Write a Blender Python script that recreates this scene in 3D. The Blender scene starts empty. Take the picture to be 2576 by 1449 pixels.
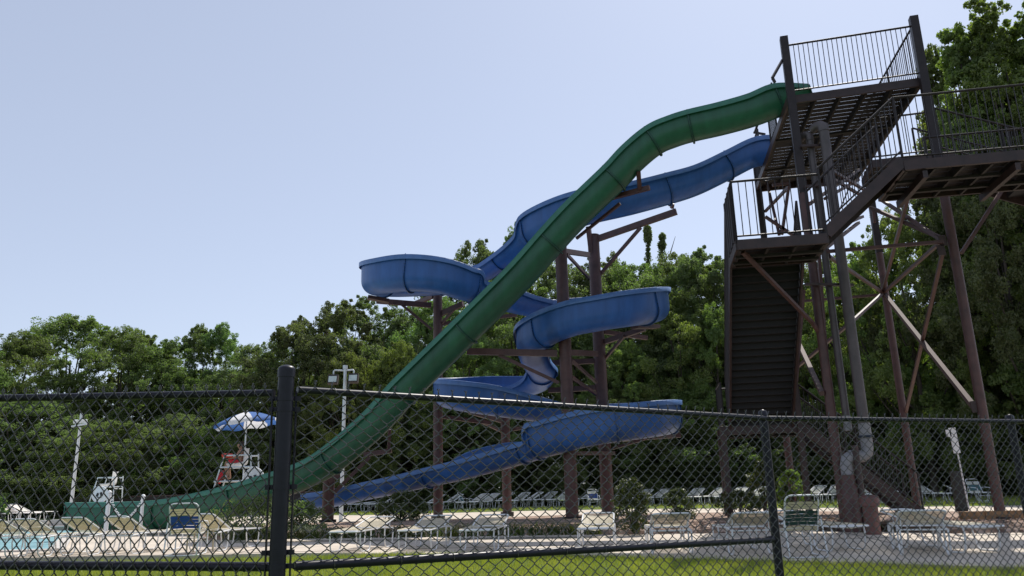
import bpy, math, random
import numpy as np
from mathutils import Vector, Matrix
random.seed(7); RNG = np.random.default_rng(11)
scene = bpy.context.scene
COL = scene.collection
R = math.radians
# ------------------------------------------------------------------ camera
FPX, CX, CY = 1950.0, 1288.0, 724.5
PITCH, ROLL = R(14.48), R(1.5)
EYE = Vector((0, 0, 1.15))
_f = Vector((0, math.cos(PITCH), math.sin(PITCH)))
_u0 = Vector((0, -math.sin(PITCH), math.cos(PITCH)))
_r0 = Vector((1, 0, 0))
_u = _u0*math.cos(ROLL) + _r0*math.sin(ROLL)
_r = _r0*math.cos(ROLL) - _u0*math.sin(ROLL)
def ray(x, y): return _f + _r*((x-CX)/FPX) + _u*((CY-y)/FPX)
def P(x, y, Y):
    """world point on the sight line of photo pixel (x, y) at ground distance Y"""
    d = ray(x, y); return EYE + d*(Y/d.y)
def PZ(x, y, z):
    d = ray(x, y); return EYE + d*((z-EYE.z)/d.z)
def PV(x, y, A, B):
    """point of the sight line in the vertical plane through plan points A and B"""
    d = ray(x, y); n = Vector((-(B.y-A.y), B.x-A.x, 0))
    return EYE + d*(n.dot(A-EYE)/n.dot(d))
def proj(p):
    v = Vector(p)-EYE; z = v.dot(_f); return (CX+FPX*v.dot(_r)/z, CY-FPX*v.dot(_u)/z)
cam_d = bpy.data.cameras.new('camera'); cam = bpy.data.objects.new('camera', cam_d); COL.objects.link(cam)
m = Matrix((_r, _u, -_f)).transposed().to_4x4(); m.translation = EYE; cam.matrix_world = m
cam_d.sensor_width = 36; cam_d.lens = 36*FPX/2576; cam_d.clip_end = 2000; cam_d.clip_start = .05
scene.camera = cam
scene.view_settings.view_transform = 'Standard'; scene.view_settings.look = 'None'; scene.view_settings.exposure = 0
try:
    scene.cycles.max_bounces = 8; scene.cycles.transparent_max_bounces = 8; scene.cycles.diffuse_bounces = 5
    scene.cycles.transmission_bounces = 5; scene.cycles.glossy_bounces = 3; scene.cycles.use_denoising = True
    scene.cycles.caustics_reflective = False; scene.cycles.caustics_refractive = False
except Exception: pass
# ------------------------------------------------------------------ light
SUN_EL, SUN_AZ = 55, 31            # azimuth east of +Y
w = bpy.data.worlds.new('World'); scene.world = w; w.use_nodes = True
nt = w.node_tree; bg = nt.nodes['Background']
sky = nt.nodes.new('ShaderNodeTexSky'); sky.sky_type = 'NISHITA'; sky.sun_disc = False
sky.sun_elevation = R(SUN_EL); sky.sun_rotation = R(SUN_AZ); sky.altitude = 60
sky.air_density = 1.0; sky.dust_density = .7; sky.ozone_density = 2.0
hs = nt.nodes.new('ShaderNodeHueSaturation'); hs.inputs['Saturation'].default_value = .6
tint = nt.nodes.new('ShaderNodeMix'); tint.data_type = 'RGBA'; tint.blend_type = 'MULTIPLY'; tint.inputs[0].default_value = 1
tint.inputs[7].default_value = (.97, .985, 1.03, 1)
nt.links.new(sky.outputs[0], hs.inputs['Color']); nt.links.new(hs.outputs[0], tint.inputs[6]); hz = nt.nodes.new('ShaderNodeMix'); hz.data_type = 'RGBA'; hz.inputs[0].default_value = .42; hz.inputs[7].default_value = (3.75, 4.3, 5.6, 1)   # summer haze evens the sky out
nt.links.new(tint.outputs[2], hz.inputs[6]); nt.links.new(hz.outputs[2], bg.inputs['Color'])
bg.inputs['Strength'].default_value = .15
sd = bpy.data.lights.new('sun', 'SUN'); sd.energy = 5.0; sd.angle = R(.53); sd.color = (1, .95, .87)
sun = bpy.data.objects.new('sun', sd); COL.objects.link(sun)
_sv = Vector((math.sin(R(SUN_AZ))*math.cos(R(SUN_EL)), math.cos(R(SUN_AZ))*math.cos(R(SUN_EL)), math.sin(R(SUN_EL))))
sun.rotation_euler = _sv.to_track_quat('Z', 'Y').to_euler(); sun.location = (5, 5, 40)
# ------------------------------------------------------------------ materials
def mat(name, col, rough=.6, metal=0, var=.15, scale=4, bump=0, bscale=30, spec=.5, col2=None, obj=False, translucent=0, tcol=None, stretch=None, randobj=0):
    M = bpy.data.materials.new(name); M.use_nodes = True; n = M.node_tree; b = n.nodes['Principled BSDF']
    b.inputs['Roughness'].default_value = rough; b.inputs['Metallic'].default_value = metal
    b.inputs['Specular IOR Level'].default_value = spec
    tc = n.nodes.new('ShaderNodeTexCoord'); src = tc.outputs['Object']
    if stretch:
        mp = n.nodes.new('ShaderNodeMapping'); mp.inputs['Scale'].default_value = stretch; n.links.new(src, mp.inputs[0]); src = mp.outputs[0]
    nz = n.nodes.new('ShaderNodeTexNoise'); nz.inputs['Scale'].default_value = scale; nz.inputs['Detail'].default_value = 6; nz.inputs['Roughness'].default_value = .65
    n.links.new(src, nz.inputs['Vector'])
    cr = n.nodes.new('ShaderNodeValToRGB'); cr.color_ramp.elements[0].position = .33; cr.color_ramp.elements[1].position = .68
    c2 = col2 or tuple(min(1, c*(1+var)) for c in col)
    c1 = tuple(c*(1-var) for c in col) if not col2 else col
    cr.color_ramp.elements[0].color = (*c1, 1); cr.color_ramp.elements[1].color = (*c2, 1)
    n.links.new(nz.outputs['Fac'], cr.inputs[0]); out = cr.outputs[0]
    if randobj:
        oi = n.nodes.new('ShaderNodeObjectInfo'); h = n.nodes.new('ShaderNodeHueSaturation')
        a = n.nodes.new('ShaderNodeMapRange'); a.inputs[3].default_value = 1-randobj; a.inputs[4].default_value = 1+randobj
        a2 = n.nodes.new('ShaderNodeMapRange'); a2.inputs[3].default_value = .5-.03; a2.inputs[4].default_value = .5+.02
        n.links.new(oi.outputs['Random'], a.inputs[0]); n.links.new(oi.outputs['Random'], a2.inputs[0])
        n.links.new(a.outputs[0], h.inputs['Value']); n.links.new(a2.outputs[0], h.inputs['Hue']); n.links.new(out, h.inputs['Color']); out = h.outputs[0]
    n.links.new(out, b.inputs['Base Color'])
    if bump:
        nb = n.nodes.new('ShaderNodeTexNoise'); nb.inputs['Scale'].default_value = bscale; nb.inputs['Detail'].default_value = 5
        n.links.new(tc.outputs['Object'], nb.inputs['Vector'])
        bp = n.nodes.new('ShaderNodeBump'); bp.inputs['Strength'].default_value = bump; bp.inputs['Distance'].default_value = .02
        n.links.new(nb.outputs['Fac'], bp.inputs['Height']); n.links.new(bp.outputs[0], b.inputs['Normal'])
    if translucent:
        t = n.nodes.new('ShaderNodeBsdfTranslucent'); mx = n.nodes.new('ShaderNodeMixShader'); mx.inputs[0].default_value = translucent
        mc = n.nodes.new('ShaderNodeMix'); mc.data_type = 'RGBA'; mc.blend_type = 'MULTIPLY'; mc.inputs[0].default_value = 1
        mc.inputs[7].default_value = (*(tcol or (1.6, 1.6, .6)), 1); n.links.new(out, mc.inputs[6]); n.links.new(mc.outputs[2], t.inputs[0])
        n.links.new(b.outputs[0], mx.inputs[1]); n.links.new(t.outputs[0], mx.inputs[2])
        n.links.new(mx.outputs[0], n.nodes['Material Output'].inputs[0])
    return M
M = {}
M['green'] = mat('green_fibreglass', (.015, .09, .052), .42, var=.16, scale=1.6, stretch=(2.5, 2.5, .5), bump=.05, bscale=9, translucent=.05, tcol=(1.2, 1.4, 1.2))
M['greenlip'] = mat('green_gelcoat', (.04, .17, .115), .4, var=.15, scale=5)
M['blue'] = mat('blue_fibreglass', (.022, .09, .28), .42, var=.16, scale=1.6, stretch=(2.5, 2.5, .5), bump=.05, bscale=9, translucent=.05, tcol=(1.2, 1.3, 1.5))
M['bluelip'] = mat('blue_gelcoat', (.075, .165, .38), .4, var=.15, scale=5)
M['bolt'] = mat('bolt_steel', (.012, .02, .04), .5, metal=.3)
M['brown'] = mat('brown_painted_steel', (.078, .034, .031), .5, var=.3, scale=3.5, bump=.12, bscale=25)
M['brownd'] = mat('dark_brown_steel', (.038, .019, .018), .52, var=.4, scale=3.5, bump=.12, bscale=25)
M['redbrown'] = mat('reddish_brown_paint', (.13, .055, .048), .5, var=.25, scale=4, bump=.1)
M['brown2'] = mat('brown_deck_boards', (.018, .012, .011), .7, var=.3, scale=5)
M['rail'] = mat('dark_rail_paint', (.024, .016, .017), .5, var=.3, scale=6, spec=.35)
M['grating'] = mat('dark_stair_treads', (.01, .008, .01), .75, var=.35, scale=7, stretch=(.6, 3, 8))
M['pinksteel'] = mat('faded_brown_steel', (.085, .048, .042), .75, var=.2, scale=6)
M['pvc'] = mat('weathered_pipe', (.085, .068, .07), .5, var=.22, scale=3)
M['pvcw'] = mat('white_pipe_fitting', (.22, .215, .23), .6, var=.15, scale=3)
M['fence'] = mat('black_vinyl_coated', (.012, .011, .019), .38, var=.3, scale=14, spec=.3)
M['fencewire'] = mat('black_vinyl_wire', (.026, .024, .024), .3, var=.4, scale=30, spec=1.0)
M['white'] = mat('white_powder_coat', (.72, .73, .75), .38, var=.06, scale=8)
M['strapw'] = mat('white_vinyl_strap', (.82, .8, .77), .45, var=.08, scale=7, translucent=.5, tcol=(1.7, 1.65, 1.6))
M['strapc'] = mat('cream_vinyl_strap', (.56, .5, .36), .5, var=.12, scale=7, translucent=.12, tcol=(1.2, 1.1, .8))
M['strapb'] = mat('blue_vinyl_strap', (.015, .05, .22), .45, translucent=.1, tcol=(1.3, 1.3, 1.3))
M['strapg'] = mat('dark_green_vinyl_strap', (.01, .05, .04), .45)
M['strapt'] = mat('teal_vinyl_strap', (.02, .1, .12), .45)
M['alu'] = mat('aluminium_tube', (.6, .64, .66), .4, metal=.1, var=.08)
M['plastic'] = mat('white_moulded_plastic', (.74, .75, .76), .5, var=.05)
M['umbw'] = mat('white_canvas', (.8, .8, .82), .8, var=.04, translucent=.35, tcol=(1, 1, 1))
M['umbb'] = mat('blue_canvas', (.06, .15, .4), .8, var=.08, translucent=.35, tcol=(1.2, 1.2, 1.2))
M['red'] = mat('red_nylon', (.55, .015, .025), .6, var=.15)
M['redfoam'] = mat('red_foam', (.65, .06, .03), .6, var=.15)
M['skin'] = mat('tanned_skin', (.36, .19, .12), .55, var=.08)
M['hair'] = mat('dark_brown_hair', (.03, .018, .012), .7)
M['black'] = mat('black_print', (.01, .01, .012), .6)
M['concrete'] = mat('deck_concrete', (.52, .45, .37), .85, var=.17, scale=.6, bump=.25, bscale=60)
M['coping'] = mat('pool_coping_stone', (.5, .46, .42), .8, var=.15, scale=3)
M['stone'] = mat('tan_block_wall', (.27, .16, .085), .9, var=.35, scale=5, bump=.5, bscale=14)
M['wallb'] = mat('brown_timber_wall', (.045, .036, .034), .85, var=.3, scale=2, stretch=(1, 1, 6))
M['bark'] = mat('grey_brown_bark', (.06, .048, .04), .9, var=.4, scale=6, bump=.6, bscale=12, stretch=(1, 1, .2))
M['leafd'] = mat('dark_leaves', (.1, .125, .06), .65, col2=(.17, .2, .095), scale=.35, translucent=.48, tcol=(1.35, 1.7, .65), randobj=.25)
M['leafm'] = mat('mid_leaves', (.11, .145, .06), .65, col2=(.19, .235, .1), scale=.4, translucent=.5, tcol=(1.3, 1.7, .62), randobj=.22)
M['leafy'] = mat('light_leaves', (.11, .155, .055), .65, col2=(.2, .25, .09), scale=.5, translucent=.5, tcol=(1.5, 1.75, .55), randobj=.15)
M['leafs'] = mat('shrub_leaves', (.03, .06, .014), .5, col2=(.08, .11, .025), scale=2.5, translucent=.3, randobj=.2)
M['grassb'] = mat('grass_blades', (.16, .22, .035), .5, col2=(.36, .38, .09), scale=1.1, translucent=.45, tcol=(1.5, 1.5, .5))
# ground, mulch, water
def ground_mat():
    X = mat('lawn_soil', (.05, .09, .02), .95, col2=(.1, .15, .035), scale=.8, bump=.5, bscale=40); return X
M['lawn'] = ground_mat()
def mulch_mat():
    X = mat('wood_chip_mulch', (.1, .06, .045), .95, var=.2, bump=0); n = X.node_tree; b = n.nodes['Principled BSDF']
    tc = n.nodes.new('ShaderNodeTexCoord'); v = n.nodes.new('ShaderNodeTexVoronoi'); v.inputs['Scale'].default_value = 9
    mp = n.nodes.new('ShaderNodeMapping'); mp.inputs['Scale'].default_value = (1, 2.3, 1); mp.inputs['Rotation'].default_value = (0, 0, .5)
    n.links.new(tc.outputs['Object'], mp.inputs[0]); n.links.new(mp.outputs[0], v.inputs[0])
    cr = n.nodes.new('ShaderNodeValToRGB'); e = cr.color_ramp.elements
    e[0].position = 0; e[0].color = (.09, .06, .05, 1); e[1].position = 1; e[1].color = (.6, .46, .38, 1)
    k = e.new(.45); k.color = (.34, .23, .17, 1); n.links.new(v.outputs['Color'], cr.inputs[0]); n.links.new(cr.outputs[0], b.inputs['Base Color'])
    bp = n.nodes.new('ShaderNodeBump'); bp.inputs['Strength'].default_value = 1; bp.inputs['Distance'].default_value = .06
    n.links.new(v.outputs['Distance'], bp.inputs['Height']); n.links.new(bp.outputs[0], b.inputs['Normal']); return X
M['mulch'] = mulch_mat()
def water_mat():
    X = mat('pool_water', (.24, .42, .46), .35, var=.25, scale=1.5, bump=.3, bscale=3, spec=.12); return X
M['water'] = water_mat()
# ------------------------------------------------------------------ mesh helpers
class MB:
    def __init__(s): s.v = []; s.f = []; s.mi = []; s.cur = 0; s.sm = []
    def add(s, vs, fs, smooth=False):
        o = len(s.v); s.v += [tuple(v) for v in vs]
        for f in fs: s.f.append(tuple(i+o for i in f)); s.mi.append(s.cur); s.sm.append(smooth)
    def box(s, c, size, rz=0, M3=None):
        hx, hy, hz = size[0]/2, size[1]/2, size[2]/2
        Q = M3 or Matrix.Rotation(rz, 3, 'Z'); c = Vector(c)
        vs = [c+Q@Vector((x*hx, y*hy, z*hz)) for z in (-1, 1) for x, y in ((-1, -1), (1, -1), (1, 1), (-1, 1))]
        s.add(vs, [(3, 2, 1, 0), (4, 5, 6, 7), (0, 1, 5, 4), (1, 2, 6, 5), (2, 3, 7, 6), (3, 0, 4, 7)])
    def bar(s, a, b, wd, ht=None, up=(0, 0, 1)):
        """rectangular bar from a to b: wd across, ht along 'up'"""
        a, b = Vector(a), Vector(b); d = (b-a); L = d.length
        if L < 1e-6: return
        d /= L; up = Vector(up); x = d.cross(up)
        if x.length < 1e-3: x = d.cross(Vector((1, 0, 0)))
        x.normalize(); z = x.cross(d); ht = ht or wd
        s.box((a+b)/2, (wd, L, ht), M3=Matrix((x, d, z)).transposed())
    def tube(s, pts, r, n=8, cap=True, closed=False):
        pts = [Vector(p) for p in pts]; N = len(pts); rs = r if isinstance(r, (list, tuple)) else [r]*N
        T = []
        for i in range(N):
            if closed: t = pts[(i+1) % N]-pts[i-1]
            else: t = pts[min(i+1, N-1)]-pts[max(i-1, 0)]
            T.append(t.normalized() if t.length > 1e-9 else Vector((0, 0, 1)))
        a = T[0].cross(Vector((0, 0, 1)))
        if a.length < .05: a = T[0].cross(Vector((0, 1, 0)))
        a.normalize(); vs = []
        for i in range(N):
            a = (a-T[i]*a.dot(T[i]))
            if a.length < 1e-6: a = T[i].orthogonal()
            a.normalize(); b = T[i].cross(a)
            for k in range(n):
                th = 2*math.pi*k/n; vs.append(pts[i]+(a*math.cos(th)+b*math.sin(th))*rs[i])
        fs = [(i*n+k, i*n+(k+1) % n, ((i+1) % N)*n+(k+1) % n, ((i+1) % N)*n+k) for i in range(N if closed else N-1) for k in range(n)]
        s.add(vs, fs, n > 5)
        if cap and not closed: s.add(vs[:n], [tuple(range(n))[::-1]]); s.add(vs[-n:], [tuple(range(n))])
    def grid(s, rows, smooth=True, flip=False):
        nr, nc = len(rows), len(rows[0]); vs = [p for r_ in rows for p in r_]
        fs = [(i*nc+j, i*nc+j+1, (i+1)*nc+j+1, (i+1)*nc+j) for i in range(nr-1) for j in range(nc-1)]
        s.add(vs, [f[::-1] for f in fs] if flip else fs, smooth)
    def poly(s, pts): s.add(pts, [tuple(range(len(pts)))])
    def build(s, name, mats, parent=None):
        me = bpy.data.meshes.new(name); me.from_pydata(s.v, [], s.f)
        mats = mats if isinstance(mats, (list, tuple)) else [mats]
        for m_ in mats: me.materials.append(m_)
        if len(mats) > 1: me.polygons.foreach_set('material_index', s.mi)
        me.polygons.foreach_set('use_smooth', s.sm); me.update()
        o = bpy.data.objects.new(name, me); COL.objects.link(o)
        if parent is not None:
            o.parent = parent; o.matrix_parent_inverse = Matrix.Identity(4); o.location = (0, 0, 0)
            # vertices are given in world space when the root sits elsewhere
            if getattr(s, 'world', True):
                off = Vector(parent_world(parent)); me.transform(Matrix.Translation(-off))
        return o
def parent_world(p):
    v = Vector((0, 0, 0))
    while p is not None: v += p.location; p = p.parent
    return v
def tag(o, label=None, cat=None, group=None, kind=None):
    if label: o['label'] = label
    if cat: o['category'] = cat
    if group: o['group'] = group
    if kind: o['kind'] = kind
    return o
def thing(name, label, cat, loc=(0, 0, 0), group=None):
    o = bpy.data.objects.new(name, None); COL.objects.link(o); o.location = loc; o.empty_display_size = .2
    return tag(o, label, cat, group)
def kids(o): return [c for c in bpy.data.objects if c.parent == o]
def copy_tree(o, parent=None):
    c = o.copy(); COL.objects.link(c)
    if parent is not None: c.parent = parent
    for ch in kids(o): copy_tree(ch, c)
    return c
def catmull(pts, n=8):
    out = []; N = len(pts)
    for i in range(N-1):
        p0, p1, p2, p3 = np.array(pts[max(i-1, 0)]), np.array(pts[i]), np.array(pts[i+1]), np.array(pts[min(i+2, N-1)])
        for k in range(n):
            t = k/n; out.append(.5*((2*p1)+(-p0+p2)*t+(2*p0-5*p1+4*p2-p3)*t*t+(-p0+3*p1-3*p2+p3)*t**3))
    out.append(np.array(pts[-1], float)); return out
def ring(c, r, n=16, z=0):
    return [Vector((c[0]+r*math.cos(2*math.pi*k/n), c[1]+r*math.sin(2*math.pi*k/n), c[2]+z)) for k in range(n)]
# ================================================================== SETTING
def struct(name, mb, m_):
    o = mb.build(name, m_); tag(o, kind='structure'); return o
BEDZ = .22
g = MB()
rows = []
xs = [-900, -200, -60, -30, -15, -8, -4, 0, 4, 8, 15, 30, 60, 200, 900]; ys = [-60, -10, 0, 2, 4, 6, 8, 10, 12, 13, 14, 15, 16, 18, 26, 40, 70, 150, 900]
def gz(y): return float(np.interp(y, [0, 4, 10, 13, 16, 18, 60], [-.33, -.2, -.05, -.02, -.04, -.4, -.4]))
rows = [[Vector((x, y, gz(y))) for x in xs] for y in ys]
g.grid(rows, smooth=True); ground = struct('ground', g, M['lawn'])
# deck outline (plan): front edge from photo pixels on z=0
fr = [PZ(x, y, 0) for x, y in ((-260, 1409), (0, 1404), (400, 1397), (760, 1391), (1380, 1394), (1700, 1404), (2120, 1413), (2440, 1424), (2900, 1430))]
deckb = [(40, 7), (40, 60), (-60, 60), (-60, 30)]
def flat(pts, z):
    mb = MB(); mb.poly([Vector((p[0], p[1], z)) for p in pts]); return mb
def prism(pts, z0, z1):
    mb = MB(); n = len(pts); a = [Vector((p[0], p[1], z0)) for p in pts]; b = [Vector((p[0], p[1], z1)) for p in pts]
    mb.add(a+b, [tuple(range(n, 2*n))]+[(i, (i+1) % n, n+(i+1) % n, n+i) for i in range(n)]); return mb
# pool opening needs the deck in strips, so the deck is three prisms in one sheet
poolx = [(-60, 19.2), (-10.9, 19.2), (-14.6, 26.2), (-14.8, 31), (-19, 36), (-60, 36)]
dk = MB()
front = [(p.x, p.y) for p in fr]
for poly in ([(-60, 14.5)]+front+[(40, 9.2), (40, 19.2), (-10.9, 19.2), (-60, 19.2)],
             [(-10.9, 19.2), (40, 19.2), (40, 60), (-14.8, 60), (-14.8, 31), (-14.6, 26.2)],
             [(-60, 36), (-19, 36), (-14.8, 31), (-14.8, 60), (-60, 60)]):
    q = prism(poly, -.2, 0); dk.add(q.v, q.f)
deck = struct('pool_deck', dk, M['concrete'])
pb = MB(); pb.poly([Vector((x, y, -.16)) for x, y in poolx]); struct('pool_water', pb, M['water'])
cp = MB()
for (x0, y0), (x1, y1) in zip(poolx[:-1], poolx[1:]): cp.bar((x0, y0, .012), (x1, y1, .012), .34, .05)
struct('pool_coping', cp, M['coping'])
# joints in the deck
jt = MB()
for k in range(9): jt.bar((-12+k*3.1, 13.2, .003), (-12.4+k*3.3, 19.0, .003), .02, .004)
jt.bar((-10, 16.9, .003), (16, 16.1, .003), .02, .004)
struct('deck_joints', jt, M['wallb'])
# rear path edge grass strip
gs = MB(); gs.poly([Vector((x, y, .006)) for x, y in ((-14, 46), (-8, 41.5), (0, 41.5), (6, 40), (12, 35), (19, 31.5), (30, 30), (60, 40), (60, 75), (-60, 75), (-60, 52))])
struct('rear_lawn', gs, M['lawn'])
# mulch bed : raised, uneven
bed = [PZ(x, y, 0) for x, y in ((690, 1356), (900, 1352), (1120, 1350), (1340, 1346), (1560, 1345), (1760, 1342), (1960, 1338), (2090, 1332), (2190, 1331))]
bedf = [(p.x, p.y) for p in bed]+[(9.2, 17.0), (11.5, 16.6), (14.5, 17.2), (16, 18.5)]
bedb = [(15.2, 20.8), (12.8, 23.8), (9.8, 26.2), (6, 27.8), (2, 28.6), (-2, 28.8), (-6, 28.2), (-9, 27), (-10, 25.2), (-8.6, 22)]
bp_ = bedf+bedb
cxx = sum(p[0] for p in bp_)/len(bp_); cyy = sum(p[1] for p in bp_)/len(bp_)
def bed_ring(t, z): return [Vector((cxx+(x-cxx)*t, cyy+(y-cyy)*t, z+(.03*math.sin(x*2.1+y)*(1 if t > .2 else 0)))) for x, y in bp_]
mb = MB(); lv = [bed_ring(1.0, -.02), bed_ring(.985, .1), bed_ring(.93, BEDZ-.04), bed_ring(.7, BEDZ), bed_ring(.4, BEDZ+.02), bed_ring(.02, BEDZ+.02)]
mb.grid([r_+[r_[0]] for r_ in lv], flip=True); struct('mulch_bed', mb, M['mulch'])
# loose chips
ch = MB()
for i in range(2600):
    k = random.random(); j = random.randrange(len(bedf)-1); x0, y0 = bedf[j]; x1, y1 = bedf[j+1]; u = random.random()
    x = x0+(x1-x0)*u; y = y0+(y1-y0)*u; t = .97-.35*k; x = cxx+(x-cxx)*t; y = cyy+(y-cyy)*t
    c = Vector((x, y, BEDZ+.01 if t < .92 else .12+.1*(1-(t-.92)/.05))); a = random.random()*6.3
    ch.box(c, (.07+.05*random.random(), .025, .012), M3=Matrix.Rotation(a, 3, 'Z') @ Matrix.Rotation(random.uniform(-.6, .6), 3, 'X'))
tag(ch.build('wood_chips', M['mulch']), 'loose wood chips scattered over the raised mulch bed', 'mulch', kind='stuff')
# retaining blocks
def block_wall(name, label, pts, z0, z1, th):
    t = thing(name, label, 'retaining wall', loc=(pts[0][0], pts[0][1], 0))
    for (x0, y0), (x1, y1) in zip(pts[:-1], pts[1:]):
        L = math.hypot(x1-x0, y1-y0); n = max(1, round(L/.45)); ux, uy = (x1-x0)/L, (y1-y0)/L; nrow = 2; h = (z1-z0)/nrow
        for r_ in range(nrow):
            q = MB()
            for k in range(n):
                s0 = (k+.02)*L/n; s1 = (k+.98)*L/n
                q.bar((x0+ux*s0, y0+uy*s0, z0+h*(r_+.5)), (x0+ux*s1, y0+uy*s1, z0+h*(r_+.5)), th, h*.96)
            q.build('block_course', M['stone'], t)
    return t
A1 = PZ(2068, 1329, 0); A2 = PZ(2185, 1332, 0)
block_wall('retaining_wall', 'low tan block wall edging the mulch by the capped brown pipe', [(A1.x, A1.y-.3), (A2.x, A2.y-.3)], 0, .26, .22)
B1 = PZ(2392, 1331, 0); B2 = PZ(2560, 1329, 0)
block_wall('retaining_wall', 'low orange tan block wall at the foot of the rightmost tower leg', [(B1.x, B1.y-.5), (B2.x+1.5, B2.y-.45)], 0, .4, .22)
# ================================================================== FLUMES
def flume(root, path, w_, lip, mats, seams, color, names=('flume_section', 'seam_flange')):
    """path: list of (x,y,z, hL, hR, bank) densely sampled.  U profile swept along it, cut at the seams."""
    pts = [Vector(p[:3]) for p in path]; N = len(pts); fr_ = []
    for i in range(N):
        t = (pts[min(i+1, N-1)]-pts[max(i-1, 0)]).normalized(); side = Vector((0, 0, 1)).cross(t).normalized()   # side = left of travel
        up = t.cross(side).normalized(); bank = path[i][5]
        s2 = side*math.cos(bank)+up*math.sin(bank); u2 = up*math.cos(bank)-side*math.sin(bank)
        fr_.append((t, s2, u2))
    def prof(i, off=0.0):
        hL, hR = path[i][3], path[i][4]; t, s_, u_ = fr_[i]; p = pts[i]; out = []
        r_ = w_-off*0
        rc = min(w_, .46)                                   # corner radius
        def pt(a, b): out.append(p+s_*a+u_*b)
        # left wall top -> down
        pt(w_+.085+off, hL-.15); pt(w_+.09+off, hL); pt(w_+.005, hL+.012); pt(w_, hL-.01)
        for k in range(1, 3): pt(w_, hL-(hL-rc)*k/3 if hL > rc else hL-.01*k)
        n = 9
        z0 = min(1, max(0, 1))
        for k in range(n+1):
            th = math.pi*k/(2*n)
            a, b = w_-rc+rc*math.cos(th), rc-rc*math.sin(th)
            if b <= hL: pt(a, b)
            else: pt(w_, hL-.02)
        for k in range(n, -1, -1):
            th = math.pi*k/(2*n)
            a, b = w_-rc+rc*math.cos(th), rc-rc*math.sin(th)
            if b <= hR: pt(-a, b)
            else: pt(-w_, hR-.02)
        for k in range(2, 0, -1): pt(-w_, hR-(hR-rc)*k/3 if hR > rc else hR-.01*k)
        pt(-w_, hR-.01); pt(-w_-.005, hR+.012); pt(-w_-.09-off, hR); pt(-w_-.085-off, hR-.15)
        return out
    cuts = [0]+seams+[N-1]
    for a, b in zip(cuts[:-1], cuts[1:]):
        q = MB(); rows_ = [prof(i) for i in range(a, b+1)]
        q.cur = 0; q.grid([r_[3:-3] for r_ in rows_]); q.cur = 1; q.grid([r_[:4] for r_ in rows_]); q.grid([r_[-4:] for r_ in rows_])
        q.build('flume_section', mats, root)
    for k in seams+[0, N-1]:
        q = MB(); pr = prof(k)[3:-3]; t, s_, u_ = fr_[k]; c = pts[k]+u_*.42
        ra = [p+(p-c).normalized()*.0 - t*.015 for p in pr]; rb = [p+(p-c).normalized()*.06 - t*.015 for p in pr]
        rc_ = [p+t*.03 for p in rb]; rd = [p+t*.03 for p in ra]
        q.cur = 0; q.grid([ra, rb]); q.grid([rb, rc_]); q.grid([rc_, rd])
        q.cur = 1
        for j in range(1, len(pr)-1):
            for sg in (-.5, 0):
                p = pr[j]*(1+sg)+pr[j-1]*(-sg); d = (p-c).normalized(); q.bar(p+d*.035-t*.03, p+d*.035+t*.03, .022, .022)
        q.build('seam_flange', [mats[0], M['bolt']], root)
    return fr_
def column(name, label, base, top, r_, cat='support column', square=False, group=None):
    t = thing(name, label, cat, loc=(base[0], base[1], base[2]), group=group); q = MB(); b = Vector(base); tp = Vector(top)
    if square: q.bar(b, tp, r_*2, r_*2, up=(0, 1, 0))
    else:
        q.tube([b, tp], r_, 20); q.tube([tp-Vector((0, 0, .02)), tp+Vector((0, 0, .02))], r_*1.06, 20)
    q.build('pole', M['brown'], t); q = MB(); q.tube([b-Vector((0, 0, .1)), b+Vector((0, 0, .06))], r_*1.45, 20); q.build('footing', M['brown2'], t)
    return t
def arm(t, a, b, wd=.13, ht=.2, name='arm', m_=None):
    q = MB(); q.bar(a, b, wd, ht); return q.build(name, m_ or M['brown'], t)
# ---- green slide
GS = P(1972, 290, 19.9); GE = P(163, 1318, 27.6)
gl = [(2045, 262), (1972, 291), (1900, 318), (1820, 340), (1745, 357), (1700, 371), (1662, 388), (1614, 428), (1569, 476), (1476, 565), (1410, 636), (1331, 725), (1193, 863), (1073, 980), (1036, 1017), (957, 1102), (848, 1192), (775, 1232), (690, 1262), (600, 1291), (500, 1316), (405, 1334), (275, 1337), (186, 1336)]
gp = []
for i, (x, y) in enumerate(gl):
    q = PV(x, y-3, GS, GE); h = .76
    if i == 0: h = .35
    if i >= 17: h = .76+.035*(i-17)
    if i >= 20: q.z = max(q.z, .0); 
    gp.append((q.x, q.y, max(q.z, .02), min(h, .9), min(h, .9), 0))
gd = catmull(gp, 7)
groot = thing('green_water_slide', 'long straight green fibreglass water slide running down to the pool', 'water slide', loc=(GE.x, GE.y, 0))
gseam = [7*k for k in (1, 4, 6, 8, 10, 12, 14, 16, 19, 21)]
flume(groot, gd, .44, None, [M['green'], M['greenlip']], gseam, 'green')
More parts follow.
